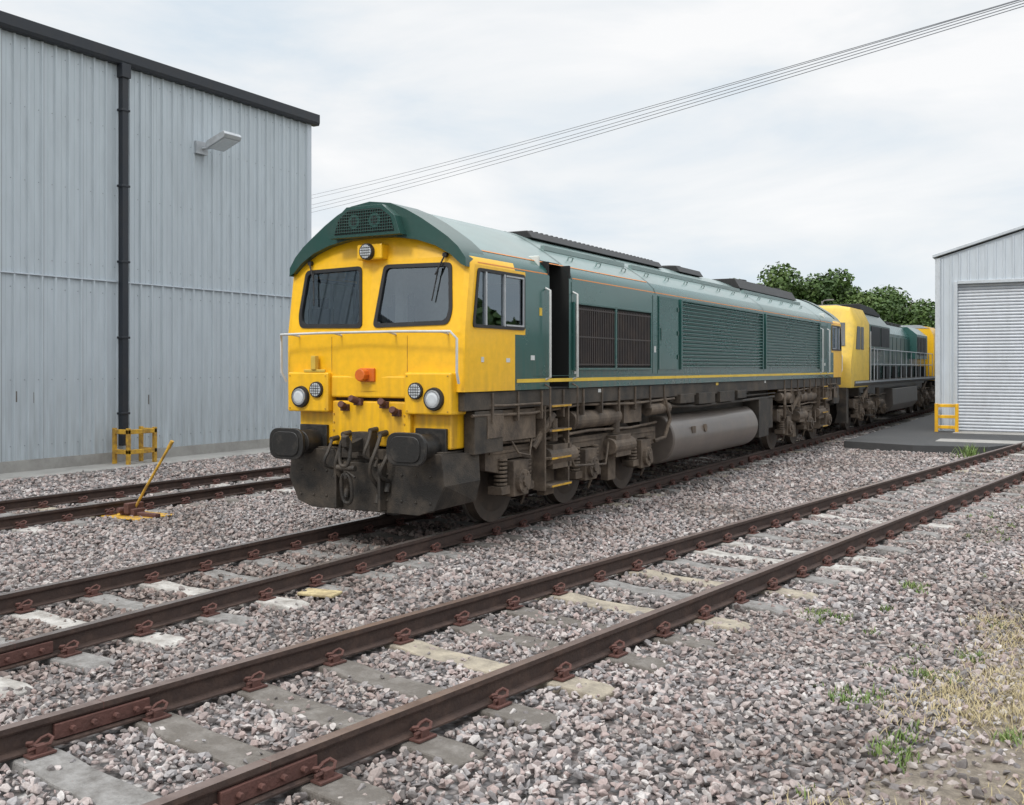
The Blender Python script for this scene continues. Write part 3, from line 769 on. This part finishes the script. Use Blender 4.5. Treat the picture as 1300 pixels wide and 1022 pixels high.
        cp.prism([(-.1,.98),(-.30,.98),(-.42,1.05),(-.44,1.16),(-.38,1.18),(-.35,1.08),(-.25,1.10),(-.1,1.14)],-.035,.035,'x')
        def link(m,c,w,h,r,tilt=0):
            pts=[]
            for i in range(17):
                t=2*math.pi*i/16
                x=math.copysign(abs(math.cos(t))**.7,math.cos(t))*w;z=math.copysign(abs(math.sin(t))**.8,math.sin(t))*h
                pts.append((c[0]+x,c[1]+tilt*z,c[2]+z))
            m.tube(pts,r,seg=8)
        link(cp,(-.04,-.36,.98),.075,.16,.022,.1); link(cp,(-.04,-.33,.56),.075,.17,.022,-.1)
        cp.cyl((-.16,-.35,.80),(.10,-.35,.80),.035,seg=12); cp.cyl((-.04,-.35,.86),(-.04,-.34,.68),.028,seg=12)
        cp.cyl((-.04,-.35,.78),(.12,-.38,.70),.014,seg=8)
        def hose(x0,x1,z0,z1,ln,r=.024):
            pts=[]
            for i in range(13):
                t=i/12; pts.append((x0+(x1-x0)*t+.02*math.sin(t*9),-.08-.16*math.sin(math.pi*min(1,t*1.15)),z0+(z1-z0)*t-ln*math.sin(math.pi*t)))
            cp.tube(pts,r,seg=8); cp.cyl(pts[-1],(pts[-1][0],pts[-1][1]-.03,pts[-1][2]-.10),r*1.5,seg=10); cp.cyl((x0,.1,z0+.02),(x0,-.1,z0),r*1.5,seg=10)
        hose(-.28,-.24,1.16,.52,.05); hose(.26,.22,1.18,.48,.06); hose(.42,.36,1.08,.62,.1); hose(-.46,-.40,1.10,.75,.1,.02); hose(.12,.2,1.22,.9,.12,.02)
        cp.obj('screw_coupling_and_hoses',M['black'],root,bevel=.004,smooth=True)
        sp=nb(); se=nb()
        for s in(-1,1):
            for yy in(2.06,2.74):
                sp.box(*sorted((s*1.12,s*1.30)),yy-.02,yy+.02,.36,1.46)
            for z in(.40,.76,1.12,1.44):
                sp.box(*sorted((s*1.06,s*1.36)),2.08,2.72,z,z+.03)
                se.box(*sorted((s*1.361,s*1.370)),2.12,2.68,z+.002,z+.026)
            sp.box(*sorted((s*1.05,s*1.07)),2.08,2.72,.42,1.4)
            sp.tube([(s*1.32,2.0,1.74),(s*1.40,2.0,1.70),(s*1.40,2.0,1.2),(s*1.34,2.0,1.12)],.014,seg=8)
            sp.tube([(s*1.32,2.80,1.74),(s*1.40,2.80,1.70),(s*1.40,2.80,1.2),(s*1.34,2.8,1.12)],.014,seg=8)
            sp.box(*sorted((s*.9,s*1.24)),.55,1.9,1.06,1.44); sp.box(*sorted((s*1.1,s*1.29)),.62,1.0,1.12,1.40)
            sp.cyl((s*1.15,3.0,1.22),(s*1.15,4.6,1.22),.13,seg=18); sp.box(*sorted((s*.9,s*1.22)),4.8,5.5,1.1,1.45)
            sp.cyl((s*1.22,5.7,1.28),(s*1.22,6.6,1.28),.10,seg=16)
            for q in np.arange(.7,6.5,.62): sp.box(*sorted((s*1.2,s*1.31)),q,q+.035,1.30,1.66)
            sp.tube([(s*1.27,.3,1.40),(s*1.28,1.7,1.38),(s*1.24,3.2,1.44),(s*1.28,5,1.40),(s*1.28,6.8,1.43)],.02,seg=8)
            sp.tube([(s*1.24,.3,1.52),(s*1.31,1.0,1.50),(s*1.31,1.9,1.50)],.016,seg=8)
            sp.tube([(s*1.3,6.3,1.45),(s*1.34,6.45,1.1),(s*1.3,6.3,.8),(s*1.2,6.1,.75)],.035,seg=8)
        sp.obj('cab_steps_and_pipework',M['brown'],root,bevel=.006); se.obj('step_edges',M['yellow_old'],root)
    u=MB(); tk=MB()
    for s in(-1,1):
        for q,w,h in((6.95,.7,.16),(7.9,.9,.2),(9.1,.9,.2),(10.2,.6,.16)):
            u.prism([(q,1.50),(q+w,1.50),(q+w,1.50-h),(q,1.50-h)],*sorted((s*1.1,s*1.345)),'x')
        u.tube([(s*1.2,6.8,1.3),(s*1.26,8,1.26),(s*1.26,11,1.28),(s*1.2,13.4,1.3)],.03)
        u.tube([(s*1.2,6.8,1.38),(s*1.22,9,1.36),(s*1.22,13.4,1.38)],.02)
        u.box(*sorted((s*.7,s*1.26)),12.0,12.75,.45,1.3)
        u.box(*sorted((s*.7,s*1.2)),12.85,13.3,.6,1.3)
    # barrel-sided fuel tank
    hp=[]
    for i in range(13):
        t=math.radians(62-i*(62+80)/12)
        hp.append((.92+.44*math.cos(t),.74+.44*math.sin(t)))
    pr=hp+[(-x,z) for x,z in reversed(hp)]
    tk.prism(pr,6.62,11.6,'y')
    tk.obj('fuel_tank',M['tank'],root,bevel=.03,smooth=True)
    tf=MB(); tf.cyl((1.33,8.2,.86),(1.372,8.2,.86),.07,seg=20); tf.box(1.34,1.362,7.5,7.68,.80,.92)
    tf.obj('tank_fittings',M['brown'],root)
    u.box(-.9,.9,6.2,14,.9,1.47)
    u.obj('underframe_equipment',M['black'],root,bevel=.012)
    bogie(root,3.58); bogie(root,LEN-3.58)
    return root
freight_loco((T1X,9.62,0))

def hood_loco(loc):
    root=empty('hood_diesel_locomotive',loc); L=21.3
    hb=MB()
    hb.box(-1.32,1.32,.6,L-.6,1.38,1.55,2)
    for flip in(0,1):
        T=Matrix.Identity(4) if not flip else Matrix.Translation((0,L,0))@Matrix.Rotation(math.pi,4,'Z')
        c=MB(); c.M=T
        sec=[(0,1.35,2.2),( .1,1.35,2.35),(.75,1.35,3.72),(1.0,1.35,3.85),(2.9,1.35,3.85)]
        pr=[(1.30,0),(1.32,.1),(1.32,.8),(1.12,.97),(.7,1.0)]
        st=[]
        for y,zb,zt in sec:
            w=.86 if y==0 else 1
            st.append([(x*w,y,zb+(zt-zb)*t) for x,t in pr]+[(-x*w,y,zb+(zt-zb)*t) for x,t in reversed(pr)])
        k=len(st[0]); vs=[p for q in st for p in q]; fs=[]
        for i in range(len(st)-1):
            for j in range(k-1): fs.append((i*k+j,i*k+j+1,(i+1)*k+j+1,(i+1)*k+j))
        fs.append(tuple(range(k))); fs.append(tuple(range((len(st)-1)*k,len(st)*k)))
        c.add(vs,fs); c.obj('cab',M['yellow'] if flip else M['paleyel'],root,smooth=True)
        rfm=MB(); rfm.M=T; rfm.prism([(1.14,3.72),(.7,3.87),(-.7,3.87),(-1.14,3.72)],1.0,2.92,'y'); rfm.obj('cab_roof',M['silver'],root)
        g=MB(); g.M=T
        for s in(-1,1):
            g.prism(roundpoly([(.75,2.5),(1.45,2.5),(1.45,3.2),(.95,3.2)],.05),*sorted((s*1.30,s*1.332)),'x')
            g.prism(roundpoly([(1.55,2.5),(1.95,2.5),(1.95,3.2),(1.55,3.2)],.05),*sorted((s*1.30,s*1.332)),'x')
        dy=.65/1.37
        for s in(-1,1):
            pts=[(s*.08,2.6),(s*1.12,2.6),(s*1.05,3.3),(s*.08,3.3)]
            g.add([(x,.1+(z-2.35)*dy-.012,z) for x,z in pts]+[(x,.1+(z-2.35)*dy+.02,z) for x,z in pts],[(0,1,2,3),(4,5,6,7),(0,1,5,4),(1,2,6,5),(2,3,7,6),(3,0,4,7)])
        g.obj('cab_windows',M['dglass'],root)
        d=MB(); d.M=T
        for s in(-1,1):
            d.cyl((s*.865,-.5,1.055),(s*.865,-.45,1.055),.24,seg=20); d.cyl((s*.865,-.46,1.055),(s*.865,.1,1.055),.12,seg=14)
            for z in(.4,.75,1.1): d.box(*sorted((s*1.05,s*1.33)),2.95,3.5,z,z+.03)
        d.box(-1.2,1.2,-.02,.3,.3,1.36)
        d.obj('headstock',M['black'],root,bevel=.01)
    hood=[(-.98,1.56),(.98,1.56),(.98,3.2),(.78,3.55),(-.78,3.55),(-.98,3.2)]
    hb.prism(hood,3.0,L-3.0,'y',0)
    hb.prism([(-1.25,2.55),(1.25,2.55),(1.25,3.35),(.9,3.75),(-.9,3.75),(-1.25,3.35)],3.3,7.2,'y',1)
    hb.prism([(-1.28,2.3),(1.28,2.3),(1.28,3.3),(.9,3.62),(-.9,3.62),(-1.28,3.3)],13.5,16.6,'y',0)
    for y in np.arange(7.5,13.3,.95):
        for s in(-1,1): hb.box(*sorted((s*.98,s*1.0)),y,y+.85,1.75,3.1,1)
        hb.box(-.6,.6,y+.1,y+.7,3.55,3.72,3)
    for s in(-1,1):
        hb.box(*sorted((s*1.25,s*1.27)),3.6,5.2,2.65,3.3,3); hb.box(*sorted((s*1.25,s*1.27)),5.4,7.0,2.65,3.3,3)
        for q in np.arange(13.7,16.3,.9): hb.box(*sorted((s*1.28,s*1.30)),q,q+.75,2.45,3.2,3)
        for q in np.arange(3.5,L-3.5,1.9): hb.box(*sorted((s*.98,s*1.12)),q,q+.6,1.56,2.0,3)
    hb.prism([(3.4,3.74),(7.0,3.74),(7.0,3.80),(5.6,3.98),(3.4,4.02)],-.95,.95,'x',3)
    hb.obj('engine_hood',[M['green'],M['dkgreen'],M['black'],M['rubber']],root,bevel=.02)
    h=MB()
    for s in(-1,1):
        for z in(2.05,2.55): h.tube([(s*1.30,3.2,z),(s*1.30,L-3.2,z)],.018)
        for y in np.arange(3.2,L-3,1.24): h.cyl((s*1.30,y,1.5),(s*1.30,y,2.56),.018,seg=8)
        h.box(*sorted((s*1.321,s*1.33)),.7,L-.7,1.47,1.53)
        h.cyl((s*1.35,2.98,1.5),(s*1.35,2.98,3.1),.02,seg=8); h.cyl((s*1.35,3.6,1.5),(s*1.35,3.6,2.6),.02,seg=8)
    h.obj('walkway_handrails',M['silver'],root)
    t=MB(); t.prism([(1.28,1.2),(1.3,.6),(1.1,.35),(-1.1,.35),(-1.3,.6),(-1.28,1.2)],7.6,13.6,'y'); t.box(-1,1,3,18,1,1.4); t.obj('fuel_tank',M['tank'],root,bevel=.03)
    bogie(root,4.1); bogie(root,L-4.1)
    return root
hood_loco((T1X,30.95,0))
hood_loco((T1X,53.3,0))

# ------------------------------------------------------------------ left clad building
def left_building():
    root=empty('metal_clad_warehouse',(-19,0,0))
    Y0,Y1=-12,22.0
    def clad(name,z0,z1,mat,off=0):
        pts=[];y=Y0
        while y<Y1-.33:
            pts+=[(0,y),(0,y+.10),(.010,y+.107),(.010,y+.125),(0,y+.132),(0,y+.235),(.048,y+.255),(.048,y+.290),(0,y+.310),(0,y+.317)]; y+=.317
        pts.append((0,Y1))
        vs=[];n=len(pts)
        for z in(z0,z1): vs+=[(off+p[0],p[1],z) for p in pts]
        mb=MB(); mb.add(vs,[(i,i+1,n+i+1,n+i) for i in range(n-1)]); mb.obj(name,mat,root,recalc=False)
    clad('wall_cladding_lower',.05,3.86,M['clad']); clad('wall_cladding_upper',3.88,8.75,M['clad'],.006)
    b=MB(); b.box(-26,-.012,Y0,Y1-.02,-.4,8.8); b.obj('building_core',M['clad2'],root)
    b=MB(); b.box(-.01,.055,Y0,Y1+.01,-.3,.06); b.obj('plinth',M['slab'],root)
    b=MB(); b.box(-.005,.056,Y0,Y1,3.862,3.885); b.box(-.06,.060,Y1-.14,Y1+.04,.06,8.75); b.obj('flashings',M['clad2'],root,bevel=.004)
    j=MB(); y=Y0+.317*3
    while y<Y1-.5:
        j.box(.0,.014,y-.004,y+.006,.06,3.86); j.box(.0,.020,y-.004,y+.006,3.885,8.74); y+=.317*3
    j.obj('joint_shade_lines',M['clad_rib'],root)  # dark strips added at sheet joints to stand in for weak rib shading
    b=MB(); b.box(-26.2,.0,Y0-.2,Y1+.25,8.92,9.0); b.prism([(-.05,8.74),(.16,8.74),(.19,8.82),(.19,9.05),(-.05,9.05)],Y0-.2,Y1+.25,'y'); b.obj('eaves_gutter',M['fascia'],root,bevel=.012)
    b=MB()
    for y in(15.6,4.0):
        b.box(.06,.20,y-.08,y+.08,.2,8.75)
        for z in(.9,2.6,4.3,6.0,7.7): b.box(.05,.215,y-.12,y+.12,z,z+.05)
        b.box(.05,.24,y-.12,y+.12,8.45,8.76)
    b.obj('downpipes',M['fascia'],root,bevel=.008)
    sc=MB()
    for z in(.35,1.7,3.6,4.2,5.8,7.3,8.5):
        y=Y0+.2
        while y<Y1:
            if y>9: sc.cyl((.0,y,z),(.014,y,z),.009,seg=6)
            y+=.317
    sc.obj('cladding_screws',M['clad_rib'],root)
    d=MB()
    for y,z in((13.05,1.25),(13.3,1.35),(13.45,1.22),(16.4,1.1)):
        d.box(.001,.0035,y,y+.03,z,z+.22)
    d.obj('wall_scuffs',M['conc3'],root)
left_building()
g=MB()
gy=15.6
for dy in(-.36,.36):
    for x in(-18.72,-18.28):
        g.box(x-.04,x+.04,gy+dy-.04,gy+dy+.04,-.2,.62)
for z in(.10,.54):
    g.box(-18.32,-18.24,gy-.4,gy+.4,z-.05,z+.05)
    for dy in(-.36,.36): g.box(-18.72,-18.28,gy+dy-.035,gy+dy+.035,z-.05,z+.05)
g.obj('yellow_pipe_guard',M['yellow_old'],bevel=.01)
fl=empty('wall_floodlight',(-19,18.1,7.42))
b=MB(); b.box(.05,.13,-.35,.02,-.25,.05); b.tube([(.08,-.15,-.12),(.35,-.1,-.1),(.5,0,-.05)],.035); b.obj('bracket',M['silver'],fl)
b=MB(); b.M=Matrix.Translation((.62,.05,.02))@Matrix.Rotation(R(-20),4,'Y')
b.prism([(-.30,-.05),(.30,-.05),(.36,.02),(.34,.10),(-.25,.12),(-.34,.04)],-.28,.28,'y',0); b.box(-.26,.26,-.24,.24,-.062,-.048,1)
b.obj('lamp_head',[M['silver'],M['lens']],fl,bevel=.012)

# ------------------------------------------------------------------ right shed
def right_shed():
    root=empty('roller_shutter_shed',(-4.17,34.5,0))
    W=8.5;EV=5.38;SL=.30
    def top(x): return EV+SL*min(x,W-x)
    dl,dr,dh=.60,7.7,4.55
    b=MB(); 
    b.add([(0,.0,-.2),(dl,.0,-.2),(dl,0,dh),(0,0,dh)],[(0,1,2,3)]); b.add([(dr,.0,-.2),(W,.0,-.2),(W,0,dh),(dr,0,dh)],[(0,1,2,3)])
    b.add([(0,0,dh),(W,0,dh),(W,0,top(W)),(W/2,0,top(W/2)),(0,0,top(0))],[(0,1,2,3,4)])
    x=.12
    while x<W-.1:
        z0=-.1 if (x<dl-.05 or x>dr+.05) else dh+.02
        b.prism([(x,0),(x+.02,-.035),(x+.06,-.035),(x+.08,0)],z0,top(x)-.06,'z'); x+=.25
    b.obj('gable_cladding',M['clad2'],root,recalc=False)
    s=MB(); s.add([(0,.01,-.2),(0,40,-.2),(0,40,EV),(0,.01,EV)],[(0,1,2,3)]); s.add([(W,.01,-.2),(W,40,-.2),(W,40,EV),(W,.01,EV)],[(0,1,2,3)]); s.add([(0,40,-.2),(W,40,-.2),(W,40,EV),(W/2,40,top(W/2)),(0,40,EV)],[(0,1,2,3,4)])
    s.obj('side_walls',M['clad2'],root,recalc=False)
    r=MB()
    for a in((-.12,W/2),(W/2,W+.12)):
        xa,xb=a
        za=EV+SL*min(xa,W-xa)+.05; zb=EV+SL*min(xb,W-xb)+.05
        r.add([(xa,-.12,za),(xb,-.12,zb),(xb,40.1,zb),(xa,40.1,za),(xa,-.12,za+.09),(xb,-.12,zb+.09),(xb,40.1,zb+.09),(xa,40.1,za+.09)],[(0,1,2,3),(4,5,6,7),(0,1,5,4),(1,2,6,5),(2,3,7,6),(3,0,4,7)])
    r.obj('roof',M['trim'],root,bevel=.01)
    t=MB(); t.box(-.05,.10,-.05,.05,-.2,EV+.0); t.box(dl-.10,dl,-.07,.25,-.1,dh+.08); t.box(dr,dr+.1,-.07,.25,-.1,dh+.08); t.box(dl,dr,-.07,.25,dh-.0,dh+.10)
    t.obj('door_surround_and_trims',M['trim'],root,bevel=.01)
    p=MB()
    pts=[];z=-.04
    while z<dh:
        pts+=[(.17,z),(.125,z+.02),(.115,z+.05),(.125,z+.08)]; z+=.10
    pts.append((.16,dh)); n=len(pts)
    vs=[(dl,y,z) for y,z in pts]+[(dr,y,z) for y,z in pts]
    p.add(vs,[(i,i+1,n+i+1,n+i) for i in range(n-1)]); p.obj('roller_shutter',M['shutter'],root,recalc=False)
    return root
right_shed()
g=MB()
for x in(-4.1,-3.52): g.box(x-.05,x+.05,33.75,33.85,-.05,.84)
for z in(.12,.44,.78): g.box(-4.05,-3.57,33.77,33.83,z-.05,z+.05)
g.box(-4.15,-4.05,33.85,34.3,.7,.8); g.obj('yellow_door_guard',M['yellow'],bevel=.01)

# ------------------------------------------------------------------ point lever
lv=empty('point_lever',(-12.0,10.1,-.19))
b=MB(); b.box(-.75,.45,-.30,.34,0,.02); b.obj('base_plate',M['yellow_old'],lv,bevel=.008)
b=MB(); b.box(-.18,.12,-.10,.10,.02,.12); b.box(-.05,.05,-.14,.14,.05,.2); b.cyl((-.1,-.2,.1),(-.1,.2,.1),.04,seg=12); b.box(.1,.5,-.05,.05,.02,.07); b.obj('lever_box',M['rustred'],lv,bevel=.01)
b=MB(); b.tube([(0,0,.08),(.2,.03,.40),(.58,.12,1.0)],.020,seg=10); b.cyl((.58,.12,1.0),(.64,.135,1.1),.028,seg=10); b.obj('lever_arm',M['yellow_old'],lv,smooth=True)
b=MB(); b.box(-.19,.19,-.10,.10,0,.03); b.obj('cream_marker_block',M['cream'],loc=(-6.30,7.45,-.180),rot=(.03,.0,.15),bevel=.01)

# ------------------------------------------------------------------ power lines
pw=MB()
def wpt(px,Zc,z):
    Xc=(px-650)/1293*Zc
    return Vector((CT*Xc-ST*Zc,ST*Xc+CT*Zc,z))
A=wpt(400,150,27.4); B=wpt(1300,48,19.35)
side=(B-A).cross(Vector((0,0,1))).normalized()
for za,zb in((0,0),(-.6,-.14),(-1.7,-.42),(-2.3,-.66),(-3.0,-.92)):
    pts=[]
    for i in range(61):
        t=-.3+i/60*1.5; p=A.lerp(B,t)+side*(-za*.5); p.z+=za+(zb-za)*t-4*.45*t*(1-t); pts.append(p)
    pw.tube(pts,.024,seg=5)
pw.obj('overhead_power_lines',M['wire'],smooth=True)

# ------------------------------------------------------------------ trees
def tree_mesh(seed,h,cr,nl=14000,leaf=.21):
    rs=np.random.RandomState(seed)
    mb=MB()
    mb.cyl((0,0,-.4),(0.1,0,h*.35),.22,.15,seg=10,mi=0)
    for i in range(7):
        a=rs.uniform(0,6.28); l=cr*rs.uniform(.5,.85); z0=h*rs.uniform(.22,.4)
        mb.cyl((0.05,0,z0),(math.cos(a)*l*.5,math.sin(a)*l*.5,z0+h*.2),.09,.06,seg=7); mb.cyl((math.cos(a)*l*.5,math.sin(a)*l*.5,z0+h*.2),(math.cos(a)*l,math.sin(a)*l,z0+h*rs.uniform(.3,.5)),.06,.02,seg=6)
    nb=34
    cen=[];rad=[]
    for i in range(nb):
        v=rs.normal(size=3); v/=np.linalg.norm(v); q=rs.uniform(.25,.85)
        cen.append((v[0]*cr*q,v[1]*cr*q,h*.56+v[2]*h*.38*q)); rad.append(cr*rs.uniform(.2,.40))
    vs=[];fs=[]
    for i in range(nl):
        k=rs.randint(nb); v=rs.normal(size=3); v/=np.linalg.norm(v); v[2]*=.8
        rr=rad[k]*rs.uniform(.55,1.12)
        p=np.array(cen[k])+v*rr
        if p[2]<h*.12: continue
        nrm=rs.normal(size=3)+v*1.0+np.array([0,0,.5]); nrm/=np.linalg.norm(nrm)
        t=np.cross(nrm,rs.normal(size=3)); t/=np.linalg.norm(t); b2=np.cross(nrm,t)
        s=leaf*rs.uniform(.6,1.3)
        o=len(vs)
        vs+=[tuple(p+t*s*.6),tuple(p+b2*s*.45),tuple(p-t*s*.6),tuple(p-b2*s*.45)]
        fs.append((o,o+1,o+2,o+3))
    mb.add(vs,fs,1)
    me=bpy.data.meshes.new('broadleaf_tree'); me.from_pydata(mb.v,[],mb.f); me.materials.append(M['bark']); me.materials.append(M['leaf'])
    me.polygons.foreach_set('material_index',mb.m); me.update(); return me
TM=[tree_mesh(11,9,3.3),tree_mesh(23,9,3.7),tree_mesh(35,9,3.1)]
spots=[(-22.6,73.5,8.7),(-25.5,74,7.9),(-19.6,75.3,9.6),(-17.3,77,9.5),(-15.0,77.5,8.8),(-12.6,79,7.9),(-10.2,80.4,7.3),(-8,82,7.1),(-13.9,82,8.2),(-18.5,81,9.0),(-31.2,68.7,10.3),(-35,70,8.6),(-28.5,76,7.8),(-5,84,7.5),(-21,83,8.5),(-1,86,8),(4,88,8),(-40,72,8.8),(-46,70,9),(-10.9,75,5.8),(-14,73.5,6.2),(-20.8,79,9.2),(-24,80,8.4)]
for i,(x,y,h) in enumerate(spots):
    o=bpy.data.objects.new('broadleaf_tree',TM[i%3]); scene.collection.objects.link(o)
    s=h/8.4; o.location=(x,y,-.3); o.scale=(s*random.uniform(.95,1.2),s*random.uniform(.95,1.2),s); o.rotation_euler=(0,0,random.uniform(0,6.28))
vs=[];fs=[]
rs=np.random.RandomState(5)
for i in range(30000):
    a=rs.uniform(-1.9,1.9); d=rs.uniform(115,135)
    hmax=6.5+2.0*math.sin(a*17)+1.2*math.sin(a*41+1)+.8*math.sin(a*97)
    z=hmax*rs.uniform(0,1)**.6
    p=np.array([math.sin(a)*d,math.cos(a)*d,z]); t=rs.normal(size=3);t/=np.linalg.norm(t); u=np.cross(t,rs.normal(size=3)); u/=np.linalg.norm(u); s=rs.uniform(.5,1.0)
    o=len(vs); vs+=[tuple(p+t*s),tuple(p+u*s),tuple(p-t*s),tuple(p-u*s)]; fs.append((o,o+1,o+2,o+3))
mb=MB(); mb.add(vs,fs); mb.obj('distant_trees',M['leaf'],recalc=False)
b=MB(); b.cyl((0,0,-.3),(0,0,5.2),.06,.04,seg=10); b.tube([(0,0,5.1),(.08,0,5.22),(.3,0,5.25)],.025); b.box(.25,.55,-.06,.06,5.22,5.28); b.obj('street_lamp',M['conc1'],loc=(-11.4,51,0))

# ------------------------------------------------------------------ world, sun, camera
w=bpy.data.worlds.new('World'); scene.world=w; w.use_nodes=True; nt=w.node_tree; L=nt.links
bg=nt.nodes['Background']; bg.inputs['Strength'].default_value=.1
sky=N(nt,'ShaderNodeTexSky',sky_type='NISHITA'); sky.sun_disc=False; sky.sun_elevation=R(48); sky.sun_rotation=R(210)
tc=N(nt,'ShaderNodeTexCoord'); mp=N(nt,'ShaderNodeMapping'); mp.inputs['Scale'].default_value=(1,1,3.4); mp.inputs['Rotation'].default_value=(0,0,.6)
L.new(tc.outputs['Generated'],mp.inputs[0])
n1=N(nt,'ShaderNodeTexNoise'); n1.inputs['Scale'].default_value=2.6; n1.inputs['Detail'].default_value=8; n1.inputs['Roughness'].default_value=.55; n1.inputs['Distortion'].default_value=.4
L.new(mp.outputs[0],n1.inputs['Vector'])
r1=ramp(nt,[(.34,(7.3,8.2,9.0)),(.50,(9.1,9.35,9.55)),(.62,(10.1,10.1,10.1))]); L.new(n1.outputs['Fac'],r1.inputs[0])
sp=N(nt,'ShaderNodeSeparateXYZ'); L.new(tc.outputs['Generated'],sp.inputs[0])
mr=N(nt,'ShaderNodeMapRange'); mr.inputs['From Min'].default_value=.36; mr.inputs['From Max'].default_value=1; mr.inputs['To Min'].default_value=1; mr.inputs['To Max'].default_value=2.6
L.new(sp.outputs['Z'],mr.inputs['Value'])
vm=N(nt,'ShaderNodeVectorMath',operation='SCALE'); L.new(r1.outputs[0],vm.inputs[0]); L.new(mr.outputs[0],vm.inputs['Scale'])
mx=N(nt,'ShaderNodeMix',data_type='RGBA'); mx.inputs['Factor'].default_value=.06
L.new(vm.outputs[0],mx.inputs['A']); L.new(sky.outputs[0],mx.inputs['B']); L.new(mx.outputs['Result'],bg.inputs['Color'])
sd=bpy.data.lights.new('sun','SUN'); sd.energy=1.5; sd.angle=R(12); sd.color=(1,.96,.9)
so=bpy.data.objects.new('sun',sd); scene.collection.objects.link(so)
d=Vector((-.10*.669,-.995*.669,.743)); so.rotation_euler=d.to_track_quat('Z','Y').to_euler(); so.location=(-20,-30,40)
sky.sun_rotation=math.atan2(d.x,d.y)
cam=bpy.data.cameras.new('camera'); co=bpy.data.objects.new('camera',cam); scene.collection.objects.link(co); scene.camera=co
co.location=(0,0,1.963); co.rotation_euler=(R(90),0,R(29.54)); cam.sensor_width=36; cam.sensor_fit='HORIZONTAL'; cam.lens=1293/1300*36
cam.shift_y=-45/1300; cam.clip_end=3000; cam.clip_start=.1
scene.view_settings.view_transform='Standard'; scene.view_settings.look='None'; scene.view_settings.exposure=0
